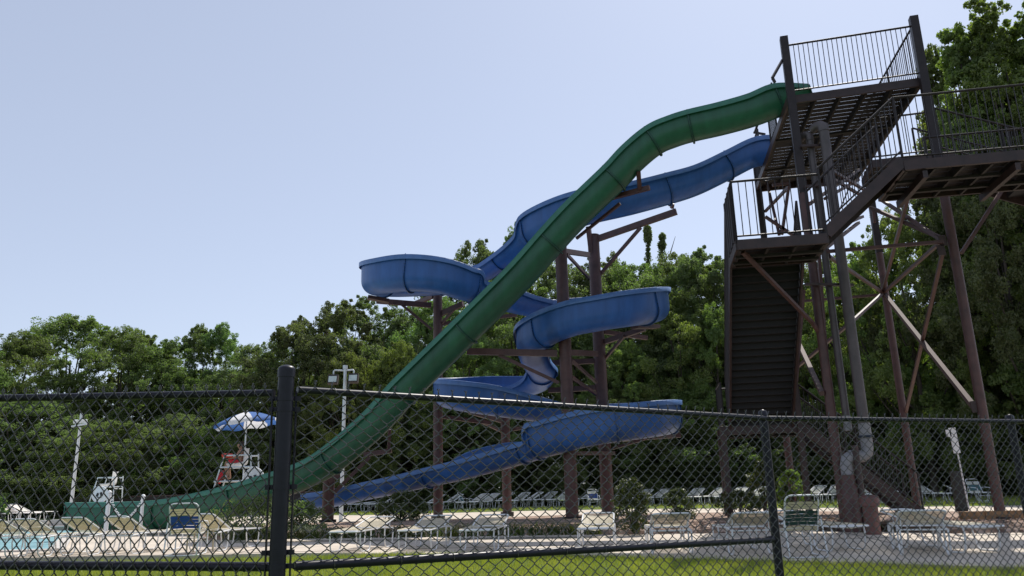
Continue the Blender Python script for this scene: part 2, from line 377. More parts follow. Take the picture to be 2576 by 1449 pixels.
# ---- blue slide
bl = [ # x, y(bottom), Y, hL, hR, bank
 (1932, 416, 23.6, .8, .8, 0), (1900, 422, 23.5, .82, .82, 0), (1841, 452, 23.4, .82, .8, 0), (1762, 490, 23.3, .82, .75, 0), (1689, 514, 23.3, .86, .7, 0), (1590, 541, 23.3, .9, .65, 0), (1480, 566, 23.4, 1.0, .6, 0),
 (1400, 592, 23.9, 1.0, .6, 0), (1345, 622, 24.6, .98, .65, 0), (1328, 634, 24.85, .5, .7, 0), (1265, 680, 25.7, .4, .85, .0), (1195, 720, 26.6, .4, .95, .0),
 (1110, 742, 27.6, .4, 1.0, 0), (1020, 748, 27.7, .4, 1.05, 0), (968, 748, 27.0, .4, 1.1, 0), (943, 744, 25.9, .4, 1.1, 0), (967, 741, 24.9, .45, 1.1, 0), (1030, 735, 24.3, .5, 1.1, 0), (1104, 740, 24.2, .5, 1.05, 0),
 (1165, 757, 24.5, .5, .98, 0), (1186, 762, 24.65, .5, .95, 0), (1200, 766, 24.75, .5, .65, 0), (1255, 779, 25.2, .5, .7, 0), (1320, 795, 25.9, .6, .6, 0), (1400, 805, 26.6, .8, .5, 0),
 (1490, 809, 27.0, 1.0, .45, 0), (1580, 811, 26.8, 1.1, .45, 0), (1636, 811, 25.9, 1.1, .45, 0), (1650, 812, 24.9, 1.1, .45, 0), (1628, 818, 24.0, 1.1, .45, 0), (1580, 824, 23.5, 1.05, .45, 0), (1510, 834, 23.4, 1.0, .45, 0), (1440, 848, 23.6, 1.0, .45, 0),
 (1375, 874, 24.1, 1.0, .45, 0), (1338, 902, 25.1, 1.0, .45, 0), (1345, 940, 26.3, .9, .45, 0), (1365, 968, 27.3, .75, .5, 0), (1355, 990, 28.3, .6, .7, 0),
 (1300, 1005, 28.9, .45, .9, 0), (1230, 1012, 29.0, .4, 1.0, 0), (1165, 1018, 28.6, .4, 1.0, 0), (1128, 1024, 27.7, .4, 1.0, 0), (1135, 1032, 26.8, .4, 1.0, 0), (1185, 1041, 26.2, .4, 1.0, 0), (1250, 1050, 26.0, .4, .95, 0), (1330, 1061, 26.1, .45, .8, 0),
 (1420, 1071, 26.5, .6, .6, 0), (1510, 1079, 26.9, .85, .45, 0), (1600, 1086, 26.8, 1.0, .4, 0), (1656, 1091, 26.0, 1.05, .4, 0), (1677, 1095, 25.0, 1.05, .4, 0), (1666, 1098, 24.1, 1.05, .4, 0), (1630, 1104, 23.6, 1.05, .4, 0), (1555, 1114, 23.4, 1.05, .4, 0),
 (1470, 1128, 23.6, 1.05, .4, 0), (1385, 1150, 24.1, 1.05, .5, 0), (1362, 1156, 24.3, 1.04, .6, 0), (1350, 1160, 24.45, .62, .65, 0), (1325, 1167, 24.65, .6, .7, 0), (1250, 1188, 25.3, .6, .9, 0), (1160, 1211, 26.0, .6, .9, 0), (1082, 1227, 26.6, .58, .58, 0), (1004, 1244, 27.1, .56, .56, 0), (913, 1262, 27.8, .55, .55, 0), (842, 1277, 28.3, .55, .55, 0), (782, 1285, 28.7, .55, .55, 0)]
bpth = []
zs = []
for (x, y, Y, hl, hr, bk) in bl:
    q = P(x, y-2, Y); bpth.append([q.x, q.y, q.z, hl, hr, bk]); zs.append(round(q.z, 2))
for i in range(1, len(bpth)): bpth[i][2] = min(bpth[i][2], bpth[i-1][2]-.015)
print('blue z', zs)
bd = catmull(bpth, 6)
broot = thing('blue_water_slide', 'blue spiral water slide winding around brown columns', 'water slide', loc=(P(782, 1285, 28.7).x, 28.7, 0))
bseam = [6*k for k in (2, 4, 8, 10, 12, 14, 17, 20, 22, 25, 27, 29, 33, 36, 39, 41, 44, 47, 50, 53, 56, 58, 61)]
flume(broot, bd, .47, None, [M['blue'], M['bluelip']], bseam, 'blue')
# ---- slide columns
def base_of(x, y): return PZ(x, y, BEDZ)
def col_at(name, label, bx, by, tx_y, r_, group=None):
    b = base_of(bx, by); z = P(bx, tx_y, b.y).z
    return column(name, label, b, (b.x, b.y, z), r_, group=group), b
cA, bA = col_at('support_column', 'thick brown steel column under the left upper loop of the blue slide', 1102, 1300, 742, .175)
cB, bB = col_at('support_column', 'tall brown steel column in front of the blue slide, passing behind the green slide', 1440, 1305, 523, .195)
cC, bC = col_at('support_column', 'brown steel column inside the right loops of the blue slide', 1530, 1293, 592, .215)
cD, bD = col_at('support_column', 'brown steel column inside the lower left loop of the blue slide', 1276, 1292, 982, .175)
cG, bG = col_at('support_column', 'short brown steel column carrying the lower green slide', 824, 1312, 1205, .2)
def pxat(x, y, b, dy=0): return P(x, y, b.y+dy)
def arms(t, b, L):
    for (x0, y0, d0, x1, y1, d1, wd, ht) in L: arm(t, P(x0, y0, b.y+d0), P(x1, y1, b.y+d1), wd, ht, 'arm' if ht > .12 else 'brace')
arms(cA, bA, [(947, 757, -.2, 1085, 768, 0, .12, .2), (1010, 766, -.1, 1086, 828, 0, .08, .09), (1108, 790, 0, 1165, 764, -.5, .12, .2), (1108, 818, 0, 1140, 780, -.3, .08, .09),
              (1040, 765, 1.4, 1090, 745, 0, .12, .16), (1108, 815, 0, 1300, 792, .5, .1, .13), (1113, 1048, .2, 1235, 1064, .8, .12, .14)])
arms(cB, bB, [(1175, 884, .2, 1402, 889, 0, .14, .2), (1255, 893, .15, 1406, 963, 0, .08, .1), (1424, 886, 0, 1500, 890, 2.4, .12, .18), (1436, 905, 0, 1500, 962, 2.4, .08, .09), (1438, 948, 0, 1500, 992, 2.4, .08, .09),
              (1420, 632, 0, 1482, 641, 2.6, .12, .17), (1426, 640, 0, 1482, 700, 2.6, .08, .1), (1395, 600, 0, 1384, 640, -.9, .1, .14)])
arms(cC, bC, [(1497, 603, 0, 1702, 532, -1.2, .14, .22), (1508, 692, 0, 1612, 572, -.7, .1, .11), (1480, 570, -.3, 1488, 640, -.1, .16, .16), (1515, 862, 0, 1622, 826, -1.1, .13, .18), (1522, 902, 0, 1570, 845, -.7, .08, .1),
              (1520, 835, 0, 1628, 850, .6, .12, .15), (1345, 915, .2, 1497, 908, 0, .12, .18), (1380, 982, .6, 1500, 975, 0, .12, .18), (1546, 1104, 0, 1712, 1092, -.3, .2, .22), (1540, 1128, 0, 1620, 1104, -.5, .08, .1), (1545, 1140, 0, 1448, 1140, -1.2, .1, .12),
              (1690, 524, -1.5, 1692, 512, -1.6, .1, .14)])
arms(cD, bD, [(1180, 1036, -1.0, 1272, 1062, 0, .12, .15), (1290, 1080, 0, 1340, 1072, -.8, .1, .13), (1272, 1090, 0, 1195, 1054, -.9, .08, .09), (1290, 1145, 0, 1290, 1172, -1.2, .2, .2)])
arms(cG, bG, [(824, 1207, -.2, 850, 1190, -.1, .3, .3), (915, 1144, .3, 985, 1133, .3, .12, .16), (978, 1133, .2, 980, 1080, 0, .1, .13), (840, 1240, 0, 930, 1150, .3, .1, .12)])
for t_, (x0, y0, Y0, x1, y1, Y1) in ((cA, (925, 748, 26.0, 978, 758, 26.2)), (cC, (1596, 822, 24.4, 1652, 822, 25.2)), (cC, (1340, 886, 24.8, 1392, 884, 24.6)), (cC, (1630, 1100, 24.4, 1690, 1096, 25.2))):
    q = MB(); q.bar(P(x0, y0, Y0), P(x1, y1, Y1), .3, .12); q.build('saddle', M['brown'], t_)
# green bracket over the blue slide
gb = thing('slide_bracket', 'brown steel bracket carrying the green slide above the blue flume', 'bracket', loc=P(1608, 480, 20.6))
q = MB(); q.bar(P(1606, 432, 21.1), P(1609, 478, 21.5), .11, .11, up=(0, 1, 0)); q.build('post', M['brown'], gb)
q = MB(); q.bar(P(1634, 472, 21.4), P(1528, 500, 22.0), .13, .13); q.build('arm', M['brown'], gb)
q = MB(); q.bar(P(1560, 512, 21.8), P(1450, 600, 22.7), .08, .08); q.build('brace', M['brown'], gb)
q = MB(); q.bar(P(1528, 501, 22.0), P(1430, 535, 22.5), .12, .12); q.build('arm', M['brown'], gb)
# thin posts under blue end
for x in (978, 1007):
    b = base_of(x, 1312); q = MB(); q.tube([b, P(x+2, 1258, b.y)], .035, 8); tag(q.build('flume_post', M['black']), 'thin dark post under the blue flume, %s of the two by the round shrub' % ('left' if x == 978 else 'right'), 'post')
# ================================================================== SLIDE TOWER
def vpos(x, y, Y): p = P(x, y, Y); return Vector((p.x, p.y, 0))
T1, T2, T3, T4 = vpos(2033, 581, 18.7), vpos(2376, 494, 17.9), vpos(2228, 743, 24.3), vpos(1921, 588, 25.1)
ZT = P(1988, 238, 18.7).z; ZC = P(1963, 95, 18.7).z
print('tower', T1, T2, T3, T4, ZT, ZC, P(2305, 203, 17.9).z, P(2300, 55, 17.9).z)
tower = thing('slide_tower', 'tall dark brown steel stair tower with railed top platform from which both slides start', 'slide tower', loc=(T1.x, T1.y, BEDZ))
avec = (T2-T1).normalized(); bvec = Vector((-avec.y, avec.x, 0))
def Z(p, z): return Vector((p[0], p[1], z))
def tpart(name, q, m_): return q.build(name, m_, tower)
for c, top in ((T1, ZC), (T2, ZC), (T3, ZT+.05), (T4, ZC)):
    q = MB(); q.tube([Z(c, -.1), Z(c, ZT-2.8)], .11, 18); tpart('leg', q, M['brown'])
    q = MB(); q.bar(Z(c, ZT-2.8), Z(c, top), .2, .2, up=avec); tpart('post', q, M['rail'])
    q = MB(); q.tube([Z(c, 0), Z(c, BEDZ+.05)], .2, 18); tpart('base_plate', q, M['brownd'])
def deck_part(c0, ua, la, ub, lb, z, name='platform', board=.15):
    """boards run along ua; c0 corner"""
    q = MB(); n = int(lb/board)
    for k in range(n):
        s = (k+.5)*lb/n; a = c0+ub*s; q.bar(Z(a, z), Z(a+ua*la, z), lb/n-.027, .009, up=(0, 0, 1))
    fl = tpart(name, q, M['brown2'])
    q = MB()
    nj = max(2, int(la/.55))
    for k in range(nj+1):
        s = .06+(la-.12)*k/nj; a = c0+ua*s; q.bar(Z(a+ub*.04, z-.13), Z(a+ub*(lb-.04), z-.13), .05, .19)
    for s in (lb*.35, lb*.7): q.bar(Z(c0+ub*s, z-.235), Z(c0+ub*s+ua*la, z-.235), .1, .06)
    tpart('joists', q, M['brown2'])
    q = MB()
    cs = [c0, c0+ua*la, c0+ua*la+ub*lb, c0+ub*lb]
    for i in range(4):
        a, b = cs[i], cs[(i+1) % 4]; q.bar(Z(a, z-.1), Z(b, z-.1), .07, .22)
    tpart('fascia_beam', q, M['brownd'])
    return cs
def railing(a, b, h, name='railing', sp=.125, posts=True, r_=.011, rr=.028, m_='rail', parent=None, balls=True):
    a, b = Vector(a), Vector(b); q = MB(); L = (b-a).length; u = Vector((0, 0, 1))
    q.tube([a+u*h, b+u*h], rr, 8); q.tube([a+u*.1, b+u*.1], rr*.75, 6)
    if posts:
        n = max(1, round(L/1.9))
        for k in range(n+1): c = a+(b-a)*k/n; q.tube([c-u*.05, c+u*(h-.01)], rr, 8)
    n = max(2, int(L/sp))
    if balls:
        for k in range(1, n): c = a+(b-a)*k/n; q.tube([c+u*.1, c+u*h], r_, 4, cap=False)
    return q.build(name, M[m_], parent or tower)
def flight(b0, t0, side, wd, n, closed=True, h=1.15, rails=(1, 1), name='stair_flight'):
    """b0/t0: one edge (bottom, top); side: unit vector to the other edge"""
    b0, t0 = Vector(b0), Vector(t0); side = Vector(side); q = MB(); run = (t0-b0); hr = Vector((run.x, run.y, 0)); hd = hr.normalized(); tread = hr.length/n; rise = run.z/n
    for k in range(n):
        p = b0+hr*(k/n)+Vector((0, 0, rise*(k+1)))
        q.box(p+side*wd/2+hd*tread*.5, (wd-.08, tread+.03, .04), M3=Matrix((side, hd, Vector((0, 0, 1)))).transposed())
        if closed: q.box(p+side*wd/2-Vector((0, 0, rise*.5+.01)), (wd-.08, .02, rise-.02), M3=Matrix((side, hd, Vector((0, 0, 1)))).transposed())
    fl = tpart(name, q, M['grating'])
    for s in (0, 1):
        q = MB(); o = side*wd*s; q.bar(b0+o+Vector((0, 0, .02)), t0+o+Vector((0, 0, .02)), .05, .25, up=(0, 0, 1)); q.build('stringer', M['brownd'], fl)
        if rails[s]: railing(b0+o+Vector((0, 0, .15)), t0+o+Vector((0, 0, .15)), h, name='handrail', parent=fl, sp=.14)
    return fl
wT = (T2-T1).length
LB = 6.5
side4 = (T4-T1).normalized()
cs = deck_part(T1+side4*.12-avec*.05, avec, wT, side4, LB, ZT, board=.24)
HR = ZC-ZT-.25
railing(Z(T1+avec*.1, ZT), Z(T2-avec*.1, ZT), HR, sp=.118, posts=False)
railing(Z(cs[1], ZT), Z(cs[2], ZT), HR, sp=.13)
railing(Z(cs[0]+side4*1.9, ZT), Z(cs[0]+side4*3.0, ZT), HR, sp=.12)
railing(Z(cs[0]+side4*5.0, ZT), Z(cs[3], ZT), HR)
railing(Z(cs[3], ZT), Z(cs[2]-avec*1.1, ZT), HR)
q = MB(); q.bar(P(1969, 150, 18.7), P(1943, 196, 18.4), .06, .06); q.bar(P(1943, 196, 18.4), P(1947, 186, 18.4)-Vector((0, 0, .25)), .06, .06); tpart('rail_brace', q, M['rail'])
q = MB(); q.bar(P(1908, 306, 24.6), P(1899, 333, 24.9), .06, .06); q.bar(P(1896, 333, 25), P(1925, 338, 24.8), .07, .07); tpart('rail_brace', q, M['rail'])
# landings
ZL1 = P(1860, 602, 15.9).z; ZL0 = P(1900, 1072, 21.4).z; ZL2 = P(2285, 408, 15.5).z
L1a = vpos(1853, 605, 16.0); L1d = Vector((.985, -.17, 0)).normalized(); L1b = Vector((-L1d.y, L1d.x, 0))
L1w = 1.85; L1dp = 1.45
c1 = deck_part(L1a, L1d, L1w, L1b, L1dp, ZL1, name='landing', board=.29)
railing(Z(c1[0], ZL1), Z(c1[1], ZL1), 1.36, sp=.145); railing(Z(c1[0], ZL1), Z(c1[3], ZL1), 1.36, sp=.12)
# lower flight : from L1 back edge down to L0
L0a = vpos(1822, 1075, 21.4); L0d = L1d
c0_ = deck_part(L0a, L0d, 1.95, L1b, 1.5, ZL0, name='landing', board=.29)
railing(Z(c0_[3], ZL0), Z(c0_[2], ZL0), 1.2); railing(Z(c0_[0], ZL0), Z(c0_[3], ZL0), 1.2)
flight(Z(c0_[0]+L0d*.15, ZL0), Z(c1[3]+L1d*.0, ZL1), L1d, 1.62, 24, h=1.15)
# flight from L1 up to L2 along +X
L2a = vpos(2272, 408, 15.45); L2d = Vector((.985, -.17, 0)).normalized(); L2b = Vector((-L2d.y, L2d.x, 0))
c2 = deck_part(L2a, L2d, 8.0, L2b, 1.9, ZL2, name='landing', board=.27)
railing(Z(c2[0], ZL2), Z(c2[1], ZL2), 1.5, sp=.15, posts=False); railing(Z(c2[3]+L2d*1.2, ZL2), Z(c2[2], ZL2), 1.3, sp=.15)
q = MB()
for k in range(5): a = c2[0]+L2d*(.4+1.8*k); q = MB(); q.bar(Z(a, ZL2-.33), Z(a+L2b*1.9, ZL2-.33), .1, .16); tpart('floor_beam', q, M['brownd'])
flight(Z(c1[1]+L1b*.02, ZL1), Z(c2[0], ZL2), L1b, 1.42, 9, h=1.35)
# flight from L2 up to the platform (behind T2), rising to the left
u0 = P(2375, 360, 19.4); u1 = P(2640, 400, 18.6)
f1 = Vector((T2.x+.6, 19.1, 0)); f0 = f1+Vector((3.6, -.9, 0))
flight(Z(f0, ZL2), Z(f1, ZL2+1.75), (.24, .97, 0), 1.4, 9, h=1.25)
zm = ZL2+1.75
cm = deck_part(f1-avec*1.5, avec, 1.5, bvec, 1.45, zm, name='landing', board=.29)
railing(Z(cm[0], zm), Z(cm[1], zm), 1.2, sp=.12)
# second landing walkway under the platform at L2 level reaching the legs
# ground flight from L0 to the right
g0 = vpos(2322, 1268, 20.9); g0.z = BEDZ-.1
flight(Z(c0_[1]+L1b*.05+(g0-c0_[1]).normalized()*((g0-c0_[1]).length), BEDZ-.1), Z(c0_[1]+L1b*.05, ZL0), L1b, 1.35, 13, h=1.0, closed=False)
# braces
def Yon(A, B, x, y): return PV(x, y, Vector((A.x, A.y, 0)), Vector((B.x, B.y, 0)))
def brace(x0, y0, Y0, x1, y1, Y1, wd=.08, m_='brown', name='brace'):
    q = MB(); q.bar(P(x0, y0, Y0), P(x1, y1, Y1), wd, wd); tpart(name, q, M[m_])
YA, YB, YC, YD = T1.y, T2.y, T3.y, T4.y
for b_ in [(2222, 737, YC-.15, 2371, 604, YB+.12), (2222, 737, YC-.15, 2078, 640, YA+.1), (2222, 737, YC-.15, 2140, 812, 21.5), (2140, 812, 21.5, 1988, 938, YD), 
           (2078, 633, YA-.1, 2373, 608, YB-.1), (2010, 758, YD, 2222, 741, YC), (2218, 503, YA+2, 2371, 606, YB+.12),
           (2284, 497, YB+.5, 2219, 737, YC-.1), (2371, 637, YB+.1, 2278, 1040, YC), (2521, 478, YB, 2418, 637, YB), (1869, 634, 16.2, 2044, 812, YA-.15), (2044, 812, YA-.15, 2062, 840, YA),
           (2022, 730, 22, 1997, 1034, 22), (2091, 428, 20.5, 2178, 480, YC-.3), (2088, 446, 20.6, 2160, 488, YC-.3), (2163, 425, 23, 2028, 519, 19.2), (2160, 452, 23, 2075, 500, 21), (2195, 524, YC-2, 2200, 560, YC-2),
           (1925, 532, YD, 1984, 470, 22), (1984, 470, 22, 1967, 590, 22), (1943, 466, 22, 1985, 462, 22), (1925, 545, 22, 1995, 592, 22), (2076, 870, 20, 2060, 640, 20),
           (1790+170, 590, 22, 1925, 440, YD), (2100, 575, 20, 2170, 545, 22), (2070, 630, 19, 2160, 560, 21)]:
    brace(*b_)
brace(2190, 522, YC-3, 2375, 602, YB+.1, .09, 'pinksteel'); brace(2226, 742, YC-.2, 2452, 1026, YB+.1, .11, 'pinksteel'); brace(1997, 838, YD-.1, 2068, 990, YA-.05, .11, 'pinksteel')
q = MB(); q.tube([P(2150, 441, YC-1), P(2076, 610, 20)], .02, 6); tpart('tie_rod', q, M['rail'])
for (x0, y0, Y0) in ((2222, 738, YC-.2), (2371, 606, YB), (2079, 640, YA+.05), (2452, 1024, YB), (2368, 630, YB)):
    q = MB(); q.bar(P(x0-9, y0, Y0), P(x0+9, y0-2, Y0), .03, .26); q.build('gusset_plate', M['brownd'], tower)
# clamps carrying the pipes
for (x0, y0, x1, y1) in ((2026, 715, 2146, 717), (2014, 368, 2090, 366), (2024, 470, 2112, 460)):
    q = MB(); q.bar(P(x0, y0, 18.5), P(x1, y1, 18.5), .1, .06); tpart('pipe_clamp', q, M['brownd'])
# left post column of the lower flight
q = MB(); pA = c1[3]-L1d*.1; q.tube([Z(c1[0], 0), Z(c1[0], .02)], .01, 4)
for pp_, zt_ in ((c0_[0]-L1d*.05, ZL0), (c0_[1], ZL0+1.2), (c0_[3], ZL0)):
    q = MB(); q.bar(Z(pp_, 0), Z(pp_, zt_), .14, .14, up=(0, 1, 0)); tpart('landing_post', q, M['brownd'])
# steel cladding plates seen edge-on left of the landing
q = MB()
for k in range(4):
    a = c1[0]+L1b*(.15+k*.35); q.bar(Z(a-L1d*.04, ZL1), Z(a-L1d*.04, ZL1+1.3), .03, .1, up=(0, 1, 0))
tpart('railing_slats', q, M['rail'])
# two riser pipes
def pipe(name, label, pts, r_, m_='pvc'):
    t = thing(name, label, 'water pipe', loc=(pts[0].x, pts[0].y, BEDZ)); q = MB(); q.tube(pts, r_, 18); q.build('riser', M[m_], t); return t
pY = 18.35
b2 = vpos(2120, 760, pY); top2 = P(2063, 322, pY)
p2 = thing('water_pipe', 'wider grey riser pipe on the tower with a white elbow at its foot', 'water pipe', loc=Z(b2, BEDZ))
zE = P(2178, 1148, pY).z; r2 = .125; X0 = P(2178, 1100, pY).x
q = MB(); q.tube([Z(Vector((X0, pY, 0)), zE+.7), Z(Vector((X0, pY, 0)), top2.z)], r2*.98, 20); q.build('riser', M['pvc'], p2)
q = MB(); top = Vector((X0, pY, top2.z)); q.tube([top+Vector((0, 0, -.1)), top+Vector((0, 0, .03)), top+Vector((-.05, .06, .1)), top+Vector((-.12, .15, .12)), top+Vector((-.2, .25, .05))], [.14, .14, .13, .12, .11], 16); q.build('elbow', M['pvc'], p2)
e1 = Vector((X0, pY, zE)); XL = P(2126, 1150, pY).x; pts = [Vector((X0, pY, zE+.75)), Vector((X0, pY, zE+.2)), Vector((X0-.03, pY, zE+.07)), Vector((X0-.13, pY, zE)), Vector((XL+.14, pY, zE+.02)), Vector((XL+.03, pY, zE-.05)), Vector((XL, pY, zE-.18)), Vector((XL, pY, zE-.42))]
q = MB(); q.tube(pts, .135, 18); q.build('lower_elbow', M['pvcw'], p2)
q = MB(); q.tube([Vector((X0, pY, zE+.42)), Vector((X0, pY, zE+.47))], .18, 20); q.build('collar', M['bolt'], p2)
cas = thing('pump_casing', 'wide reddish brown casing that takes the white pipe elbow at the tower foot', 'pump casing', loc=(XL, pY, BEDZ))
q = MB(); zc = zE-.4; q.tube([Vector((XL, pY, 0)), Vector((XL, pY, zc-.3)), Vector((XL, pY, zc-.22)), Vector((XL, pY, zc))], [.2, .2, .17, .17], 24); q.build('casing', M['brown'], cas)
q = MB(); q.tube([Vector((XL+.22, pY-.12, 0)), Vector((XL+.2, pY-.12, zE+.25))], .075, 14); q.build('conduit', M['brownd'], cas)
q = MB(); q.tube([Vector((XL+.18, pY-.05, zc-.55)), Vector((XL+.36, pY-.05, zc-.55))], .1, 14); q.build('valve', M['rail'], cas)
top1 = P(2038, 345, pY+.3); X1 = P(2075, 640, pY+.3).x
p1 = thing('water_pipe', 'narrower grey riser pipe, left of the pair on the tower', 'water pipe', loc=(X1, pY+.3, BEDZ))
q = MB(); q.tube([Vector((X1, pY+.3, P(2131, 1078, pY+.3).z)), Vector((X1, pY+.3, top1.z))], .085, 16); q.build('riser', M['pvc'], p1)
q = MB(); tp = Vector((X1, pY+.3, top1.z)); q.tube([tp-Vector((0, 0, .1)), tp+Vector((0, 0, .05)), tp+Vector((-.04, .05, .09)), tp+Vector((-.1, .12, .1)), tp+Vector((-.16, .2, .04))], .1, 14); q.build('elbow', M['pvc'], p1)
tp = Vector((X1, pY+.3, P(2131, 1078, pY+.3).z)); q = MB(); q.tube([tp+Vector((0, 0, .3)), tp-Vector((0, 0, .05))], .095, 14); q.build('coupling', M['pvcw'], p1)
# capped pipe stub
pb_ = P(2194, 1314, 17.4); pb_.z = .12
st = thing('capped_pipe', 'short reddish brown capped standpipe in the mulch beside the pump casing', 'standpipe', loc=pb_)
zt = P(2184, 1248, 17.4).z; q = MB(); q.tube([Vector((pb_.x, pb_.y, 0)), Vector((pb_.x, pb_.y, zt-.15))], .155, 24); q.build('pipe', M['redbrown'], st)
q = MB(); q.tube([Vector((pb_.x, pb_.y, zt-.2)), Vector((pb_.x, pb_.y, zt-.05)), Vector((pb_.x, pb_.y, zt)), Vector((pb_.x, pb_.y, zt+.015))], [.2, .205, .19, .12], 24); q.build('cap', M['redbrown'], st)
# ================================================================== POOL FURNITURE
def straps(q, a, b, wd, n, thick=.006, gap=.3, sag=.012):
    """vinyl straps across the width, from a to b along the frame (a, b at centre line)"""
    a, b = Vector(a), Vector(b); d = (b-a); L = d.length; d /= L; w2 = wd/2; nrm = Vector((1, 0, 0)).cross(d)
    pitch = L/n
    for k in range(n):
        c = a+d*(k+.5)*pitch; h = pitch*(1-gap)/2; rows_ = []
        for s, zz in ((-w2-.012, -.02), (-w2-.008, .012), (-w2*.6, -sag*.6+.01), (0, -sag), (w2*.6, -sag*.6+.01), (w2+.008, .012), (w2+.012, -.02)):
            o = c+Vector((s, 0, 0))+nrm*zz; rows_.append([o-d*h, o+d*h])
        q.grid(rows_, smooth=False)
def rr(y0, z0, y1, z1, w2, rnd=.09):
    """rounded end loop from left side (y0,z0) round (y1,z1) back to right"""
    a = Vector((-w2, y0, z0)); b = Vector((-w2, y1, z1)); d = (b-a).normalized(); out = [a]
    out.append(b-d*rnd)
    for k in range(1, 5):
        th = math.pi/2*k/5; out.append(b-d*rnd+d*rnd*math.sin(th)+Vector((rnd*(1-math.cos(th)), 0, 0)))
    out.append(b+Vector((rnd, 0, 0)))
    m_ = [Vector((-p.x, p.y, p.z)) for p in out][::-1]
    return out+m_
def make_lounger(back_deg, sm, name='pool_lounger', pattern=None, sag=.012, n=22):
    t = thing(name, '', 'lounger'); w2 = .32; H = .42; r_ = .016
    L = 1.28; Bk = .76; a = R(back_deg); by, bz = -Bk*math.cos(a), Bk*math.sin(a)
    q = MB(); q.tube(rr(-.05, H, L, H-.02, w2), r_, 8); q.tube([(-w2, -.05, H), (-w2, -.12-(.5 if back_deg < 8 else .35), H-.03)], r_, 8); q.tube([(w2, -.05, H), (w2, -.12-(.5 if back_deg < 8 else .35), H-.03)], r_, 8)
    q.tube([(-w2, .02, H), (w2, .02, H)], r_*.8, 6); q.tube([(-w2, -.5, H-.03), (w2, -.5, H-.03)], r_*.9, 6); q.tube([(-w2, 1.0, H-.015), (w2, 1.0, H-.015)], r_*.8, 6)
    q.build('frame', M['white'], t)
    q = MB(); q.tube(rr(0, H+.02, by, H+.02+bz, w2-.005), r_, 8)
    if back_deg > 8: 
        for s in (-1, 1): q.tube([(s*(w2-.03), by*.6, H+bz*.6), (s*(w2-.03), -.42, H-.03)], .009, 6)
    q.build('backrest_frame', M['white'], t)
    q = MB(); straps(q, (0, .05, H+.012), (0, L-.06, H-.008), w2*2, int(n*1.35), sag=sag); q.build('seat_straps', sm, t)
    q = MB(); d = Vector((0, by, bz)).normalized()
    straps(q, Vector((0, 0, H+.03))+d*.06, Vector((0, 0, H+.03))+d*(Bk-.05), w2*2-.01, int(n*.6), sag=-sag); q.build('backrest_straps', sm, t)
    for s in (-1, 1):
        for y0, y1 in ((-.52, -.08), (.62, 1.12)):
            q = MB(); x = s*(w2+.005); z0 = H-.02
            q.tube([(x, y0, z0), (x, y0-.015, .3), (x, y0+.03, .08), (x, y0+.09, .018), (x, y0+.16, .016), (x, y1-.14, .016), (x, y1-.08, .02), (x, y1-.03, .08), (x, y1, .3), (x, y1-.02, z0)], .0145, 7); q.build('leg', M['white'], t)
    return t
def make_chair(main, band, name='pool_chair', high=.98):
    t = thing(name, '', 'chair'); w2 = .29; H = .4; r_ = .015
    q = MB(); bk = rr(0, H, -.26, high, w2-.02, .1); q.tube(bk, r_, 8); q.tube(rr(0, H, .5, H+.02, w2-.02, .05), r_, 8); q.build('frame', M['white'], t)
    a = Vector((0, 0, H)); b = Vector((0, -.26, high)); d = b-a
    q = MB(); straps(q, a+d*.03, a+d*.17, w2*2-.04, 2, gap=.15); straps(q, a+d*.6, a+d*.83, w2*2-.04, 3, gap=.15); q.build('backrest_straps', main, t)
    q = MB(); straps(q, a+d*.18, a+d*.585, w2*2-.04, 4, gap=.12); q.build('backrest_band', band, t)
    q = MB(); straps(q, (0, .03, H+.01), (0, .48, H+.03), w2*2-.04, 6); q.build('seat_straps', main, t)
    for s in (-1, 1):
        x = s*(w2+.01); q = MB()
        q.tube([(x, -.16, .62), (x, .1, .64), (x, .4, .62), (x, .5, .58), (x, .52, .5), (x, .5, .1), (x, .47, .02), (x, .4, .016), (x, -.2, .016), (x, -.28, .03), (x, -.26, .12), (x, -.14, .62)], .014, 7); q.build('arm_leg', M['white'], t)
    q = MB(); q.tube([(-w2-.01, -.22, .016), (w2+.01, -.22, .016)], .013, 6); q.build('cross_rail', M['white'], t); q = MB(); q.tube([(-w2, .45, .3), (w2, .45, .3)], .011, 6); q.build('cross_rail', M['white'], t)
    return t
def place(o, x, y, yaw, label, group=None, z=0, Y=None, sc=1):
    """foot of the thing (local origin) on the deck at photo pixel; yaw: direction of the foot end, degrees from +Y clockwise"""
    p = PZ(x, y, z) if Y is None else P(x, y, Y)
    o.location = (p.x, p.y, z); o.rotation_euler = (0, 0, R(-yaw)); o.scale = (sc, sc, sc); o['label'] = label
    if group: o['group'] = group
    return o
up_c = make_lounger(27, M['strapc']); low_c = make_lounger(18, M['strapc']); flat_c = make_lounger(13, M['strapc'], sag=.05); up_w = make_lounger(27, M['strapw'], n=16); flat_w = make_lounger(4, M['strapw'], n=16)
FG = 'cream strap loungers along the front edge of the deck'
used = set()
def inst(proto):
    if proto.name not in used: used.add(proto.name); return proto
    return copy_tree(proto)
front_up = [(30, 1400, 14, 'cream strap lounger cut off by the left edge of the picture'), (110, 1398, 14, 'cream strap lounger with raised back, second from the left edge'),
            (228, 1394, 13, 'cream strap lounger with raised back left of the taller white post'), (338, 1391, 15, 'cream strap lounger with raised back just left of the blue banded chair'),
            (545, 1384, 14, 'cream strap lounger with raised back between the blue chair and the big fence post')]
for x, y, a, lb in front_up: place(inst(up_c), x, y, a, lb, FG)
place(inst(low_c), 1686, 1390, 5, 'cream strap lounger with raised back seen from behind, in front of the conical shrub', FG)
place(inst(low_c), 1880, 1392, 3, 'cream strap lounger with low raised back, just left of the leaning fence post', FG)
